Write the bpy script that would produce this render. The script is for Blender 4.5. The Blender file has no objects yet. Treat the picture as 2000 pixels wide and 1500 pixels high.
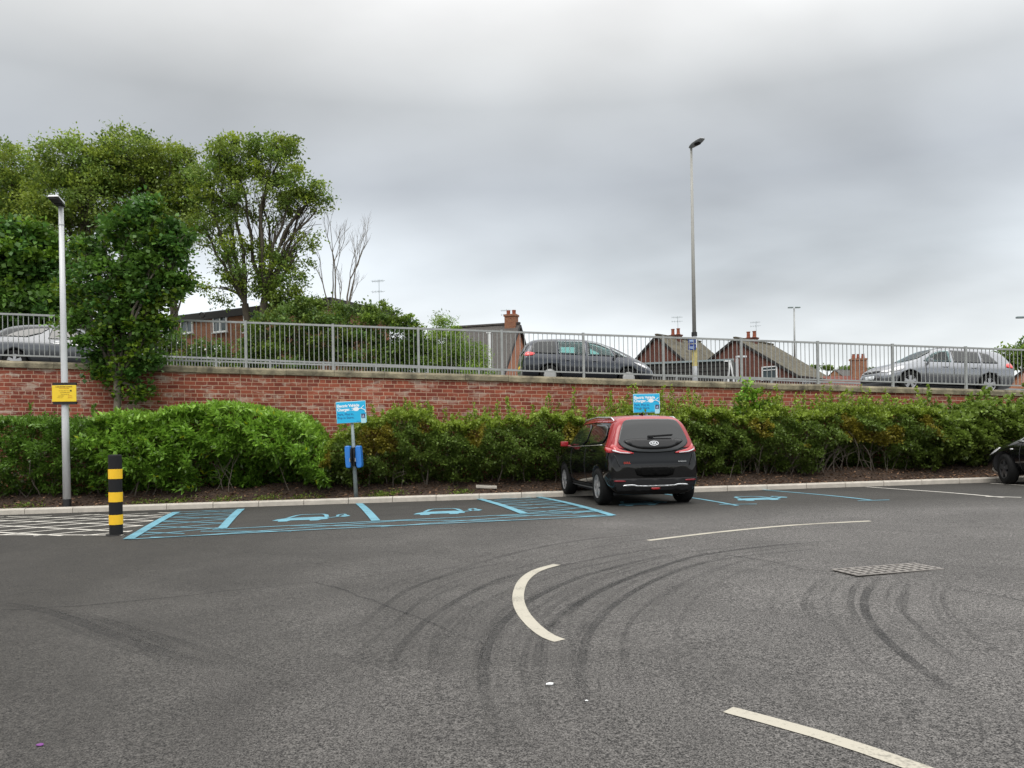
import bpy, bmesh, math, random
import numpy as np
from mathutils import Vector, Matrix
from mathutils.bvhtree import BVHTree

# ------------------------------------------------------------------ camera, sky, sun
SC = bpy.context.scene
F, CX, HY, ROLL, EYE = 1540.0, 1000.0, 855.0, 0.0155, 1.35
cam_d = bpy.data.cameras.new('camera'); cam = bpy.data.objects.new('camera', cam_d)
SC.collection.objects.link(cam); SC.camera = cam
cam_d.sensor_width = 36; cam_d.lens = F / 2000 * 36; cam_d.shift_y = (HY - 750) / 2000
cam_d.clip_start = 0.05; cam_d.clip_end = 6000
cr, sr = math.cos(ROLL), math.sin(ROLL)
cam.matrix_world = Matrix(((cr, sr, 0, 0), (0, 0, -1, 0), (-sr, cr, 0, EYE), (0, 0, 0, 1)))

SUN_EL, SUN_AZ = 52.0, 205.0      # azimuth clockwise from +Y (behind the camera, to the left of it)
world = bpy.data.worlds.new('World'); SC.world = world; world.use_nodes = True
def build_world():
    nt = world.node_tree; N = nt.nodes; L = nt.links; N.clear()
    out = N.new('ShaderNodeOutputWorld')
    tc = N.new('ShaderNodeTexCoord')
    sep = N.new('ShaderNodeSeparateXYZ'); L.new(tc.outputs['Generated'], sep.inputs[0])
    def math_(op, a, b=None, c=None):
        m = N.new('ShaderNodeMath'); m.operation = op
        for i, v in enumerate((a, b, c)):
            if v is None: continue
            if isinstance(v, (int, float)): m.inputs[i].default_value = v
            else: L.new(v, m.inputs[i])
        return m.outputs[0]
    z = math_('MAXIMUM', sep.outputs[2], 0.0)
    # flat cloud deck: project the direction on a plane above
    d = math_('ADD', z, 0.30)
    u = math_('DIVIDE', sep.outputs[0], d); v = math_('DIVIDE', sep.outputs[1], d)
    cb = N.new('ShaderNodeCombineXYZ'); L.new(u, cb.inputs[0]); L.new(v, cb.inputs[1])
    mp = N.new('ShaderNodeMapping'); L.new(cb.outputs[0], mp.inputs[0])
    mp.inputs['Rotation'].default_value = (0, 0, math.radians(22)); mp.inputs['Scale'].default_value = (0.95, 1.25, 1)
    mp.inputs['Location'].default_value = (3.1, 1.7, 0)
    n1 = N.new('ShaderNodeTexNoise'); L.new(mp.outputs[0], n1.inputs['Vector'])
    n1.inputs['Scale'].default_value = 0.85; n1.inputs['Detail'].default_value = 6; n1.inputs['Roughness'].default_value = 0.45
    n1.inputs['Distortion'].default_value = 0.1
    n2 = N.new('ShaderNodeTexNoise'); L.new(mp.outputs[0], n2.inputs['Vector'])
    n2.inputs['Scale'].default_value = 3.4; n2.inputs['Detail'].default_value = 6; n2.inputs['Roughness'].default_value = 0.5
    # luminance against height: pale at the horizon, dark belly of the cloud, bright overhead
    ramp = N.new('ShaderNodeValToRGB'); L.new(z, ramp.inputs[0]); e = ramp.color_ramp.elements
    stops = [(0.0, (.93, .95, .95)), (0.10, (.83, .865, .88)), (0.20, (.635, .68, .715)), (0.30, (.455, .485, .52)), (0.385, (.48, .50, .515)),
             (0.44, (.70, .71, .71)), (0.49, (.95, .95, .945)), (0.60, (1.25, 1.25, 1.24)), (1.0, (1.85, 1.85, 1.83))]
    e[0].position = stops[0][0]; e[0].color = (*stops[0][1], 1); e[1].position = stops[-1][0]; e[1].color = (*stops[-1][1], 1)
    for p, c in stops[1:-1]:
        k = e.new(p); k.color = (*c, 1)
    f = math_('ADD', math_('MULTIPLY', n1.outputs[0], 1.4), math_('MULTIPLY', n2.outputs[0], 0.14))
    f = math_('ADD', f, 0.24)
    # brighter towards the right
    g = N.new('ShaderNodeMapRange'); L.new(math_('MULTIPLY', sep.outputs[0], z), g.inputs[0])
    g.inputs[1].default_value = -0.12; g.inputs[2].default_value = 0.26; g.inputs[3].default_value = .98; g.inputs[4].default_value = 1.30
    f = math_('MULTIPLY', f, g.outputs[0])
    mix = N.new('ShaderNodeVectorMath'); mix.operation = 'SCALE'; L.new(ramp.outputs[0], mix.inputs[0]); L.new(f, mix.inputs[3])
    bg = N.new('ShaderNodeBackground'); L.new(mix.outputs[0], bg.inputs[0]); bg.inputs[1].default_value = 1.07
    sky = N.new('ShaderNodeTexSky'); sky.sky_type = 'NISHITA'; sky.sun_disc = False
    sky.sun_elevation = math.radians(SUN_EL); sky.sun_rotation = math.radians(SUN_AZ)
    bg2 = N.new('ShaderNodeBackground'); L.new(sky.outputs[0], bg2.inputs[0]); bg2.inputs[1].default_value = 0.006
    add = N.new('ShaderNodeAddShader'); L.new(bg.outputs[0], add.inputs[0]); L.new(bg2.outputs[0], add.inputs[1])
    L.new(add.outputs[0], out.inputs[0])
build_world()
sun_d = bpy.data.lights.new('sun', 'SUN'); sun = bpy.data.objects.new('sun', sun_d); SC.collection.objects.link(sun)
sun_d.energy = 1.5; sun_d.angle = math.radians(35); sun_d.color = (1.0, 0.96, 0.9)
_a, _e = math.radians(SUN_AZ), math.radians(SUN_EL)
_sd = Vector((math.sin(_a) * math.cos(_e), math.cos(_a) * math.cos(_e), math.sin(_e)))
sun.rotation_euler = (-_sd).to_track_quat('-Z', 'Y').to_euler()
SC.view_settings.view_transform = 'Standard'; SC.view_settings.look = 'None'
SC.view_settings.exposure = 0.0; SC.view_settings.gamma = 1.0

# ------------------------------------------------------------------ geometry of the place
B = 0.107                                     # kerb, wall and road run away to the right: Y = a + B * X
TH = math.atan(B)
rnd = random.Random(7); RNG = np.random.default_rng(11)
def interp(x, pts):
    if x <= pts[0][0]: return pts[0][1]
    for (a, b), (c, d) in zip(pts, pts[1:]):
        if x <= c:
            t = (x - a) / (c - a); return b + (d - b) * t
    return pts[-1][1]
HL = [(0, 1.37), (5, 1.355), (10, 1.30), (14.2, 1.245), (18.1, 1.32)]
def gz(x, y):                                 # height of the car park surface (camera eye at EYE)
    return EYE - sum(interp(y + k, HL) for k in (-1.2, -.6, 0, .6, 1.2)) / 5 + 0.011 * max(-28, min(28, x))
def ray(px, py):
    u, v = px - CX, HY - py
    return (u * cr + v * sr) / F, (-u * sr + v * cr) / F
def P(px, py, Y):                             # the point seen at a pixel of the photograph, Y metres deep
    u, v = ray(px, py); return Vector((u * Y, Y, EYE + v * Y))
def PL(px, py, a):                            # the same on the upright plane Y = a + B X
    u, v = ray(px, py); Y = a / (1 - B * u); return Vector((u * Y, Y, EYE + v * Y))
def G(px, py):                                # the same on the car park surface
    u, v = ray(px, py); lo, hi = 0.5, 60.0
    for _ in range(50):
        m = (lo + hi) / 2
        if EYE + v * m > gz(u * m, m): lo = m
        else: hi = m
    return Vector((u * lo, lo, gz(u * lo, lo)))
def S(s, a, z=0.0):                           # s metres along the kerb direction, on the line a
    x = s * math.cos(TH); return Vector((x, a + B * x, z))
def coping_top(x): return EYE + 1.524 - 0.0365 * x
def road_z(x): return EYE + 1.70 - 0.045 * max(-40, min(40, (x - 2.5)))
def upper_z(x, a):                            # raised pavement and road surface
    t = max(0, min(1, (a - 21.2) / 5.5)); near = coping_top(x) - .16
    return near + (road_z(x) - near) * t

# ------------------------------------------------------------------ object helpers
COL = SC.collection
def link(o, parent=None):
    COL.objects.link(o)
    if parent is not None: o.parent = parent
    return o
def tag(o, label=None, cat=None, group=None, kind=None):
    if label: o['label'] = label
    if cat: o['category'] = cat
    if group: o['group'] = group
    if kind: o['kind'] = kind
    return o
def empty(name, loc=(0, 0, 0), rz=0, label=None, cat=None, group=None):
    o = bpy.data.objects.new(name, None); o.location = loc; o.rotation_euler = (0, 0, rz); link(o)
    return tag(o, label, cat, group)
def copy_tree(o, parent=None):
    c = o.copy(); COL.objects.link(c); c.parent = parent
    for ch in [k for k in ALLOBJ() if k.parent == o]: copy_tree(ch, c)
    return c
def ALLOBJ(): return list(bpy.data.objects)
class MB:
    def __init__(s): s.v = []; s.f = []; s.m = []; s.mi = 0
    def add(s, vs, fs):
        b = len(s.v); s.v += [tuple(p) for p in vs]; s.f += [tuple(b + i for i in f) for f in fs]; s.m += [s.mi] * len(fs)
        return s
    def box(s, c, d, rz=0.0, M=None):
        c = Vector(c); x, y, z = d[0] / 2, d[1] / 2, d[2] / 2
        R = Matrix.Rotation(rz, 3, 'Z') if M is None else M
        vs = [c + R @ Vector((i * x, j * y, k * z)) for k in (-1, 1) for j in (-1, 1) for i in (-1, 1)]
        return s.add(vs, [(0, 2, 3, 1), (4, 5, 7, 6), (0, 1, 5, 4), (2, 6, 7, 3), (0, 4, 6, 2), (1, 3, 7, 5)])
    def bar(s, a, b, w, h=None):              # square bar from a to b
        a, b = Vector(a), Vector(b); h = h or w; d = (b - a); n = d.normalized()
        up = Vector((0, 0, 1)) if abs(n.z) < .9 else Vector((0, 1, 0))
        r = n.cross(up).normalized(); u = r.cross(n)
        vs = [p + r * i * w / 2 + u * j * h / 2 for p in (a, b) for i, j in ((-1, -1), (1, -1), (1, 1), (-1, 1))]
        return s.add(vs, [(0, 3, 2, 1), (4, 5, 6, 7), (0, 1, 5, 4), (1, 2, 6, 5), (2, 3, 7, 6), (3, 0, 4, 7)])
    def tube(s, pts, rs, n=8, cap=True):
        pts = [Vector(p) for p in pts]
        if isinstance(rs, (int, float)): rs = [rs] * len(pts)
        vs, fs = [], []; ref = None
        for i, p in enumerate(pts):
            d = (pts[min(i + 1, len(pts) - 1)] - pts[max(i - 1, 0)]).normalized()
            if ref is None: ref = Vector((1, 0, 0)) if abs(d.x) < .8 else Vector((0, 1, 0))
            r = (ref - d * ref.dot(d)).normalized(); ref = r; q = d.cross(r)
            vs += [p + (r * math.cos(2 * math.pi * k / n) + q * math.sin(2 * math.pi * k / n)) * rs[i] for k in range(n)]
            if i: fs += [((i - 1) * n + k, (i - 1) * n + (k + 1) % n, i * n + (k + 1) % n, i * n + k) for k in range(n)]
        if cap: fs += [tuple(range(n))[::-1], tuple((len(pts) - 1) * n + k for k in range(n))]
        return s.add(vs, fs)
    def lathe(s, prof, n=24, c=(0, 0, 0), axis='Z'):
        c = Vector(c); vs, fs = [], []
        for r, z in prof:
            for k in range(n):
                a = 2 * math.pi * k / n
                p = Vector((r * math.cos(a), r * math.sin(a), z))
                if axis == 'Y': p = Vector((p.x, p.z, p.y))
                vs.append(c + p)
        for i in range(len(prof) - 1):
            fs += [(i * n + k, i * n + (k + 1) % n, (i + 1) * n + (k + 1) % n, (i + 1) * n + k) for k in range(n)]
        return s.add(vs, fs)
    def build(s, name, mats, parent=None, smooth=False, bevel=0.0):
        me = bpy.data.meshes.new(name); me.from_pydata(s.v, [], s.f)
        for m in (mats if isinstance(mats, (list, tuple)) else [mats]): me.materials.append(m)
        if s.mi or any(s.m): me.polygons.foreach_set('material_index', s.m)
        if smooth: me.polygons.foreach_set('use_smooth', [True] * len(me.polygons))
        me.update()
        o = link(bpy.data.objects.new(name, me), parent)
        if bevel:
            b = o.modifiers.new('bevel', 'BEVEL'); b.width = bevel; b.segments = 2; b.limit_method = 'ANGLE'
        return o
def fixnormals(o):
    bm = bmesh.new(); bm.from_mesh(o.data); bmesh.ops.recalc_face_normals(bm, faces=bm.faces); bm.to_mesh(o.data); bm.free(); return o
def struct(o): return tag(o, kind='structure')

# ------------------------------------------------------------------ materials
def new_mat(name):
    m = bpy.data.materials.new(name); m.use_nodes = True
    return m, m.node_tree.nodes, m.node_tree.links, m.node_tree.nodes['Principled BSDF']
def mat(name, col, rough=.6, metal=0.0, spec=.5, var=0.0, vscale=8.0, bump=0.0, bscale=40.0, coat=0.0, stretch=None, col2=None):
    m, N, L, p = new_mat(name)
    p.inputs['Base Color'].default_value = (*col, 1); p.inputs['Roughness'].default_value = rough
    p.inputs['Metallic'].default_value = metal; p.inputs['Specular IOR Level'].default_value = spec
    if coat: p.inputs['Coat Weight'].default_value = coat; p.inputs['Coat Roughness'].default_value = .04
    tc = N.new('ShaderNodeTexCoord'); mp = N.new('ShaderNodeMapping'); L.new(tc.outputs['Object'], mp.inputs[0])
    if stretch: mp.inputs['Scale'].default_value = stretch
    if var:
        n = N.new('ShaderNodeTexNoise'); n.inputs['Scale'].default_value = vscale; n.inputs['Detail'].default_value = 5; n.inputs['Roughness'].default_value = .6
        L.new(mp.outputs[0], n.inputs[0])
        r = N.new('ShaderNodeValToRGB'); L.new(n.outputs[0], r.inputs[0])
        r.color_ramp.elements[0].position = .3; r.color_ramp.elements[1].position = .7
        a = tuple(c * (1 - var) for c in col); b = col2 or tuple(min(1, c * (1 + var)) for c in col)
        r.color_ramp.elements[0].color = (*a, 1); r.color_ramp.elements[1].color = (*b, 1)
        L.new(r.outputs[0], p.inputs['Base Color'])
    if bump:
        n = N.new('ShaderNodeTexNoise'); n.inputs['Scale'].default_value = bscale; n.inputs['Detail'].default_value = 4
        L.new(mp.outputs[0], n.inputs[0]); b = N.new('ShaderNodeBump'); b.inputs['Strength'].default_value = bump; b.inputs['Distance'].default_value = .02
        L.new(n.outputs[0], b.inputs['Height']); L.new(b.outputs[0], p.inputs['Normal'])
    return m
def leaf_mat(name, col, rough=.5, trans=.35, spec=.4):
    m, N, L, p = new_mat(name)
    at = N.new('ShaderNodeAttribute'); at.attribute_name = 'col'
    mx = N.new('ShaderNodeMix'); mx.data_type = 'RGBA'; mx.blend_type = 'MULTIPLY'; mx.inputs[0].default_value = 1
    mx.inputs[6].default_value = (*col, 1); L.new(at.outputs['Color'], mx.inputs[7])
    L.new(mx.outputs[2], p.inputs['Base Color']); p.inputs['Roughness'].default_value = rough; p.inputs['Specular IOR Level'].default_value = spec
    t = N.new('ShaderNodeBsdfTranslucent'); L.new(mx.outputs[2], t.inputs[0])
    ms = N.new('ShaderNodeMixShader'); ms.inputs[0].default_value = trans
    L.new(p.outputs[0], ms.inputs[1]); L.new(t.outputs[0], ms.inputs[2]); L.new(ms.outputs[0], N['Material Output'].inputs[0])
    return m

def asphalt_mat():
    m, N, L, p = new_mat('asphalt')
    tc = N.new('ShaderNodeTexCoord'); sep = N.new('ShaderNodeSeparateXYZ'); L.new(tc.outputs['Object'], sep.inputs[0])
    def noise(scale, detail=3, rough=.5, dist=0):
        n = N.new('ShaderNodeTexNoise'); n.inputs['Scale'].default_value = scale; n.inputs['Detail'].default_value = detail
        n.inputs['Roughness'].default_value = rough; n.inputs['Distortion'].default_value = dist; L.new(tc.outputs['Object'], n.inputs[0]); return n.outputs[0]
    def ma(op, a, b):
        q = N.new('ShaderNodeMath'); q.operation = op
        for i, v in enumerate((a, b)):
            if isinstance(v, (int, float)): q.inputs[i].default_value = v
            else: L.new(v, q.inputs[i])
        return q.outputs[0]
    def mr(v, a, b, c, d):
        q = N.new('ShaderNodeMapRange'); L.new(v, q.inputs[0])
        for i, k in enumerate((a, b, c, d)): q.inputs[i + 1].default_value = k
        return q.outputs[0]
    grain = noise(125, 2, .65); grain2 = noise(45, 3, .65); big = noise(.5, 5, .6, .8); mid = noise(2.2, 6, .7, .5); spots = noise(5.5, 3, .5)
    # older open-textured tarmac to the right, newer close-textured tarmac to the left and in the bays
    gx = mr(ma('ADD', sep.outputs[0], ma('MULTIPLY', big, 2.2)), -3.2, 3.0, 0.0, 1.0)
    gy = mr(ma('ADD', ma('SUBTRACT', sep.outputs[1], ma('MULTIPLY', sep.outputs[0], B)), ma('MULTIPLY', mid, .6)), 11.6, 13.4, 1.0, 0.0)
    age = ma('MULTIPLY', gx, gy)
    amp = mr(age, 0, 1, .95, 1.75)
    g = ma('ADD', ma('SUBTRACT', grain, .5), ma('MULTIPLY', ma('SUBTRACT', grain2, .5), .5))
    g = ma('MULTIPLY', g, amp); g = ma('MULTIPLY', g, 4.4)
    f = ma('ADD', 1.0, g)
    f = ma('MULTIPLY', f, mr(big, .3, .7, .80, 1.16)); f = ma('MULTIPLY', f, mr(mid, .25, .75, .86, 1.13)); f = ma('MULTIPLY', f, mr(spots, .27, .38, .80, 1.0))
    f = ma('MAXIMUM', f, .16)
    base = N.new('ShaderNodeMix'); base.data_type = 'RGBA'; L.new(age, base.inputs[0])
    base.inputs[6].default_value = (.042, .0390, .0345, 1); base.inputs[7].default_value = (.100, .0945, .0895, 1)
    sc = N.new('ShaderNodeVectorMath'); sc.operation = 'SCALE'; L.new(base.outputs[2], sc.inputs[0]); L.new(f, sc.inputs[3])
    L.new(sc.outputs[0], p.inputs['Base Color']); p.inputs['Roughness'].default_value = .82; p.inputs['Specular IOR Level'].default_value = .35
    b = N.new('ShaderNodeBump'); b.inputs['Strength'].default_value = .8; b.inputs['Distance'].default_value = .008
    L.new(grain, b.inputs['Height']); L.new(b.outputs[0], p.inputs['Normal'])
    return m

def brick_mat(name, c1, c2, mortar, course=.0935, length=.255, stain=True, slope=0.0, msize=.055):
    m, N, L, p = new_mat(name)
    tc = N.new('ShaderNodeTexCoord'); sep = N.new('ShaderNodeSeparateXYZ'); L.new(tc.outputs['Object'], sep.inputs[0])
    def ma(op, a, b):
        q = N.new('ShaderNodeMath'); q.operation = op
        for i, v in enumerate((a, b)):
            if isinstance(v, (int, float)): q.inputs[i].default_value = v
            else: L.new(v, q.inputs[i])
        return q.outputs[0]
    z = ma('ADD', sep.outputs[2], ma('MULTIPLY', sep.outputs[0], -slope))
    x = ma('ADD', sep.outputs[0], sep.outputs[1])
    cb = N.new('ShaderNodeCombineXYZ'); L.new(x, cb.inputs[0]); L.new(z, cb.inputs[1])
    # small wander of the joints
    wn = N.new('ShaderNodeTexNoise'); wn.inputs['Scale'].default_value = 3.2; wn.inputs['Detail'].default_value = 3; L.new(cb.outputs[0], wn.inputs[0])
    va = N.new('ShaderNodeVectorMath'); va.operation = 'MULTIPLY_ADD'; L.new(wn.outputs['Color'], va.inputs[0])
    va.inputs[1].default_value = (.03, .022, 0); L.new(cb.outputs[0], va.inputs[2])
    br = N.new('ShaderNodeTexBrick'); L.new(va.outputs[0], br.inputs['Vector'])
    br.inputs['Scale'].default_value = 1.0; br.inputs['Brick Width'].default_value = length; br.inputs['Row Height'].default_value = course
    br.inputs['Mortar Size'].default_value = .0085; br.inputs['Mortar Smooth'].default_value = .35; br.inputs['Bias'].default_value = -.1
    br.offset = .5; br.squash = .55; br.squash_frequency = 4
    br.inputs['Color1'].default_value = (*c1, 1); br.inputs['Color2'].default_value = (*c2, 1); br.inputs['Mortar'].default_value = (*mortar, 1)
    n = N.new('ShaderNodeTexNoise'); n.inputs['Scale'].default_value = 9; n.inputs['Detail'].default_value = 6; n.inputs['Roughness'].default_value = .65; L.new(cb.outputs[0], n.inputs[0])
    n2 = N.new('ShaderNodeTexNoise'); n2.inputs['Scale'].default_value = .7; n2.inputs['Detail'].default_value = 4; L.new(cb.outputs[0], n2.inputs[0])
    f = ma('ADD', ma('MULTIPLY', n.outputs[0], .7), ma('MULTIPLY', n2.outputs[0], .8)); f = ma('ADD', f, .28)
    sc = N.new('ShaderNodeVectorMath'); sc.operation = 'SCALE'; L.new(br.outputs['Color'], sc.inputs[0]); L.new(f, sc.inputs[3])
    col = sc.outputs[0]
    if stain:
        # lime bloom and missing mortar in bands, grime below the coping
        mp = N.new('ShaderNodeMapping'); mp.inputs['Scale'].default_value = (1.1, 3.4, 1); L.new(cb.outputs[0], mp.inputs[0])
        s1 = N.new('ShaderNodeTexNoise'); s1.inputs['Scale'].default_value = 1.5; s1.inputs['Detail'].default_value = 9; s1.inputs['Roughness'].default_value = .72; L.new(mp.outputs[0], s1.inputs[0])
        rp = N.new('ShaderNodeValToRGB'); L.new(s1.outputs[0], rp.inputs[0]); rp.color_ramp.elements[0].position = .525; rp.color_ramp.elements[1].position = .595
        lf = N.new('ShaderNodeMapRange'); L.new(sep.outputs[0], lf.inputs[0]); lf.inputs[1].default_value = -13; lf.inputs[2].default_value = 6; lf.inputs[3].default_value = .95; lf.inputs[4].default_value = .45
        k = ma('MULTIPLY', ma('MULTIPLY', rp.outputs[0], lf.outputs[0]), ma('ADD', .62, ma('MULTIPLY', br.outputs['Fac'], .38)))
        mx = N.new('ShaderNodeMix'); mx.data_type = 'RGBA'; L.new(k, mx.inputs[0]); L.new(col, mx.inputs[6]); mx.inputs[7].default_value = (.50, .43, .36, 1)
        col = mx.outputs[2]
    L.new(col, p.inputs['Base Color']); p.inputs['Roughness'].default_value = .85; p.inputs['Specular IOR Level'].default_value = .25
    b = N.new('ShaderNodeBump'); b.inputs['Strength'].default_value = .6; b.inputs['Distance'].default_value = .01; b.invert = True
    L.new(br.outputs['Fac'], b.inputs['Height']); L.new(b.outputs[0], p.inputs['Normal'])
    return m
def paint_mat(name, col):                     # worn thermoplastic / paint on tarmac
    m, N, L, p = new_mat(name)
    tc = N.new('ShaderNodeTexCoord')
    n = N.new('ShaderNodeTexNoise'); n.inputs['Scale'].default_value = 60; n.inputs['Detail'].default_value = 5; L.new(tc.outputs['Object'], n.inputs[0])
    n2 = N.new('ShaderNodeTexNoise'); n2.inputs['Scale'].default_value = 3; n2.inputs['Detail'].default_value = 4; L.new(tc.outputs['Object'], n2.inputs[0])
    a = N.new('ShaderNodeMath'); a.operation = 'ADD'; L.new(n.outputs[0], a.inputs[0]); L.new(n2.outputs[0], a.inputs[1])
    r = N.new('ShaderNodeValToRGB'); L.new(a.outputs[0], r.inputs[0]); e = r.color_ramp.elements
    r.color_ramp.elements[0].position = .78; r.color_ramp.elements[1].position = 1.0
    e[0].color = (*[c * .62 for c in col], 1); e[1].color = (*col, 1)
    L.new(r.outputs[0], p.inputs['Base Color']); p.inputs['Roughness'].default_value = .7
    return m
def stain_mat():
    m, N, L, p = new_mat('rubber_stain'); p.inputs['Base Color'].default_value = (.02, .02, .02, 1); p.inputs['Roughness'].default_value = .75
    at = N.new('ShaderNodeAttribute'); at.attribute_name = 'fade'
    tc = N.new('ShaderNodeTexCoord'); n = N.new('ShaderNodeTexNoise'); n.inputs['Scale'].default_value = 90; n.inputs['Detail'].default_value = 3; L.new(tc.outputs['Object'], n.inputs[0])
    n3 = N.new('ShaderNodeTexNoise'); n3.inputs['Scale'].default_value = 2.1; n3.inputs['Detail'].default_value = 3; L.new(tc.outputs['Object'], n3.inputs[0])
    r = N.new('ShaderNodeMapRange'); L.new(n.outputs[0], r.inputs[0]); r.inputs[1].default_value = .35; r.inputs[2].default_value = .65
    q = N.new('ShaderNodeMath'); q.operation = 'MULTIPLY'; L.new(r.outputs[0], q.inputs[0]); L.new(at.outputs['Fac'], q.inputs[1])
    r2 = N.new('ShaderNodeMapRange'); L.new(n3.outputs[0], r2.inputs[0]); r2.inputs[1].default_value = .34; r2.inputs[2].default_value = .56; r2.inputs[3].default_value = .5
    q2 = N.new('ShaderNodeMath'); q2.operation = 'MULTIPLY'; L.new(q.outputs[0], q2.inputs[0]); L.new(r2.outputs[0], q2.inputs[1])
    t = N.new('ShaderNodeBsdfTransparent'); ms = N.new('ShaderNodeMixShader'); L.new(q2.outputs[0], ms.inputs[0]); L.new(t.outputs[0], ms.inputs[1]); L.new(p.outputs[0], ms.inputs[2])
    L.new(ms.outputs[0], N['Material Output'].inputs[0]); return m

M = {}
M['asphalt'] = asphalt_mat()
M['brick'] = brick_mat('old_red_brick', (.165, .040, .028), (.305, .084, .050), (.43, .28, .20), slope=-.024)
M['house_brick'] = brick_mat('house_brick', (.24, .10, .058), (.33, .15, .085), (.30, .2, .14), course=.08, length=.24, stain=False)
M['dark_brick'] = brick_mat('dark_house_brick', (.105, .042, .032), (.14, .055, .04), (.13, .07, .055), course=.1, length=.28, stain=False)
M['orange_brick'] = brick_mat('orange_brick', (.40, .17, .10), (.45, .2, .12), (.42, .22, .15), course=.08, length=.24, stain=False)
M['stone'] = mat('coping_stone', (.20, .175, .125), .92, var=.6, vscale=3.2, bump=.6, bscale=25, col2=(.34, .295, .20))
M['kerb'] = mat('kerb_concrete', (.50, .46, .40), .88, var=.13, vscale=7, bump=.25, bscale=60)
M['soil'] = mat('bark_mulch', (.060, .038, .026), .95, var=.65, vscale=28, bump=1.0, bscale=45)
M['galv'] = mat('galvanised_steel', (.34, .35, .345), .5, metal=.35, var=.14, vscale=5)
M['galv_dull'] = mat('dull_galvanised_steel', (.25, .30, .31), .55, metal=.3, var=.2, vscale=14)
M['white_paint'] = paint_mat('white_line_paint', (.43, .40, .33))
M['blue_paint'] = paint_mat('blue_line_paint', (.135, .33, .415))
M['white_bay'] = paint_mat('white_bay_paint', (.64, .61, .55))
M['lamp_white'] = mat('pale_painted_steel', (.60, .61, .62), .5, metal=.15, var=.08, vscale=3, stretch=(6, 6, .4))
M['black_paint'] = mat('black_paint', (.014, .014, .015), .45)
M['black_plastic'] = mat('black_plastic', (.011, .011, .012), .6, spec=.3)
M['matt_black'] = mat('matt_black', (.003, .003, .003), .9, spec=.1)
M['yellow'] = mat('yellow_reflective', (.92, .55, .02), .45, var=.06, vscale=10)
M['sign_yellow'] = mat('sign_yellow', (.86, .60, .03), .45)
M['sign_blue'] = mat('sign_cyan', (.018, .45, .76), .35)
M['sign_edge'] = mat('sign_pale_edge', (.45, .70, .76), .4)
M['white_ink'] = mat('white_ink', (.85, .88, .9), .5)
M['dark_ink'] = mat('dark_blue_ink', (.01, .12, .32), .5)
M['navy'] = mat('navy_ink', (.012, .02, .09), .5)
M['brown_ink'] = mat('brown_ink', (.28, .16, .03), .5)
M['red_ink'] = mat('red_ink', (.5, .06, .04), .5)
M['pale_blue'] = mat('pale_blue_ink', (.45, .60, .85), .5)
M['charger_blue'] = mat('charger_blue', (.03, .20, .62), .35)
M['bark'] = mat('bark', (.075, .062, .045), .95, var=.35, vscale=9, bump=.8, bscale=18, stretch=(1, 1, .3))
M['bark_pale'] = mat('pale_bark', (.17, .145, .115), .95, var=.35, vscale=9, bump=.8, bscale=14, stretch=(1, 1, .4))
M['twig'] = mat('twig', (.12, .095, .07), .95, var=.3)
M['slate'] = mat('roof_tiles', (.075, .064, .048), .85, var=.45, vscale=2.2, bump=.4, bscale=14, col2=(.14, .122, .075), stretch=(1, 1, 2.5))
M['slate_dark'] = mat('roof_slate', (.075, .068, .062), .8, var=.4, vscale=12, bump=.4, bscale=20)
M['fascia'] = mat('dark_fascia', (.018, .016, .015), .6)
M['upvc'] = mat('white_window_frame', (.78, .79, .79), .4)
M['pane'] = mat('house_glass', (.06, .08, .09), .08, spec=.8)
M['timber'] = mat('dark_timber_boards', (.034, .032, .029), .85, var=.4, vscale=6, stretch=(.3, .3, 9))
M['tarmac_road'] = mat('road_tarmac', (.07, .07, .07), .9, var=.2)
M['grass'] = mat('far_grass', (.15, .165, .09), .95, var=.3, vscale=.03)
M['tyre'] = mat('tyre_rubber', (.009, .009, .009), .85, spec=.2, bump=.3, bscale=90)
M['alloy'] = mat('alloy_rim', (.42, .42, .43), .35, metal=.6)
M['alloy_dark'] = mat('dark_alloy_rim', (.12, .12, .125), .35, metal=.7)
M['hubcap'] = mat('hubcap', (.40, .40, .39), .5, metal=.2)
M['glass_dark'] = mat('tinted_glass', (.010, .012, .013), .05, spec=.75)
M['black_car'] = mat('black_car_paint', (.004, .004, .0045), .05, spec=.4, coat=.2)
M['red_car'] = mat('red_car_paint', (.31, .014, .02), .18, spec=.4, coat=.5)
M['grey_car'] = mat('charcoal_car_paint', (.045, .05, .062), .22, metal=.6, coat=.8)
M['silver_car'] = mat('silver_car_paint', (.11, .117, .128), .3, metal=.5, coat=.5)
M['golf_car'] = mat('mid_grey_car_paint', (.27, .28, .30), .24, metal=.7, coat=.8)
M['interior'] = mat('car_interior', (.03, .03, .032), .9)
M['tail_red'] = mat('tail_lamp_red', (.42, .012, .016), .15, coat=1)
M['reflector'] = mat('dull_red_reflector', (.22, .012, .02), .3)
M['tail_bright'] = mat('tail_lamp_bright_red', (.75, .03, .03), .2, coat=1)
M['lamp_clear'] = mat('clear_lamp_lens', (.62, .62, .64), .12, spec=.9, coat=1)
M['chrome'] = mat('satin_chrome', (.62, .63, .64), .25, metal=.8)
M['stain'] = stain_mat()
M['seam'] = mat('tarmac_seam', (.022, .021, .02), .9)
M['grate'] = mat('worn_iron_grate', (.27, .25, .23), .7, var=.3, vscale=30)
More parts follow.
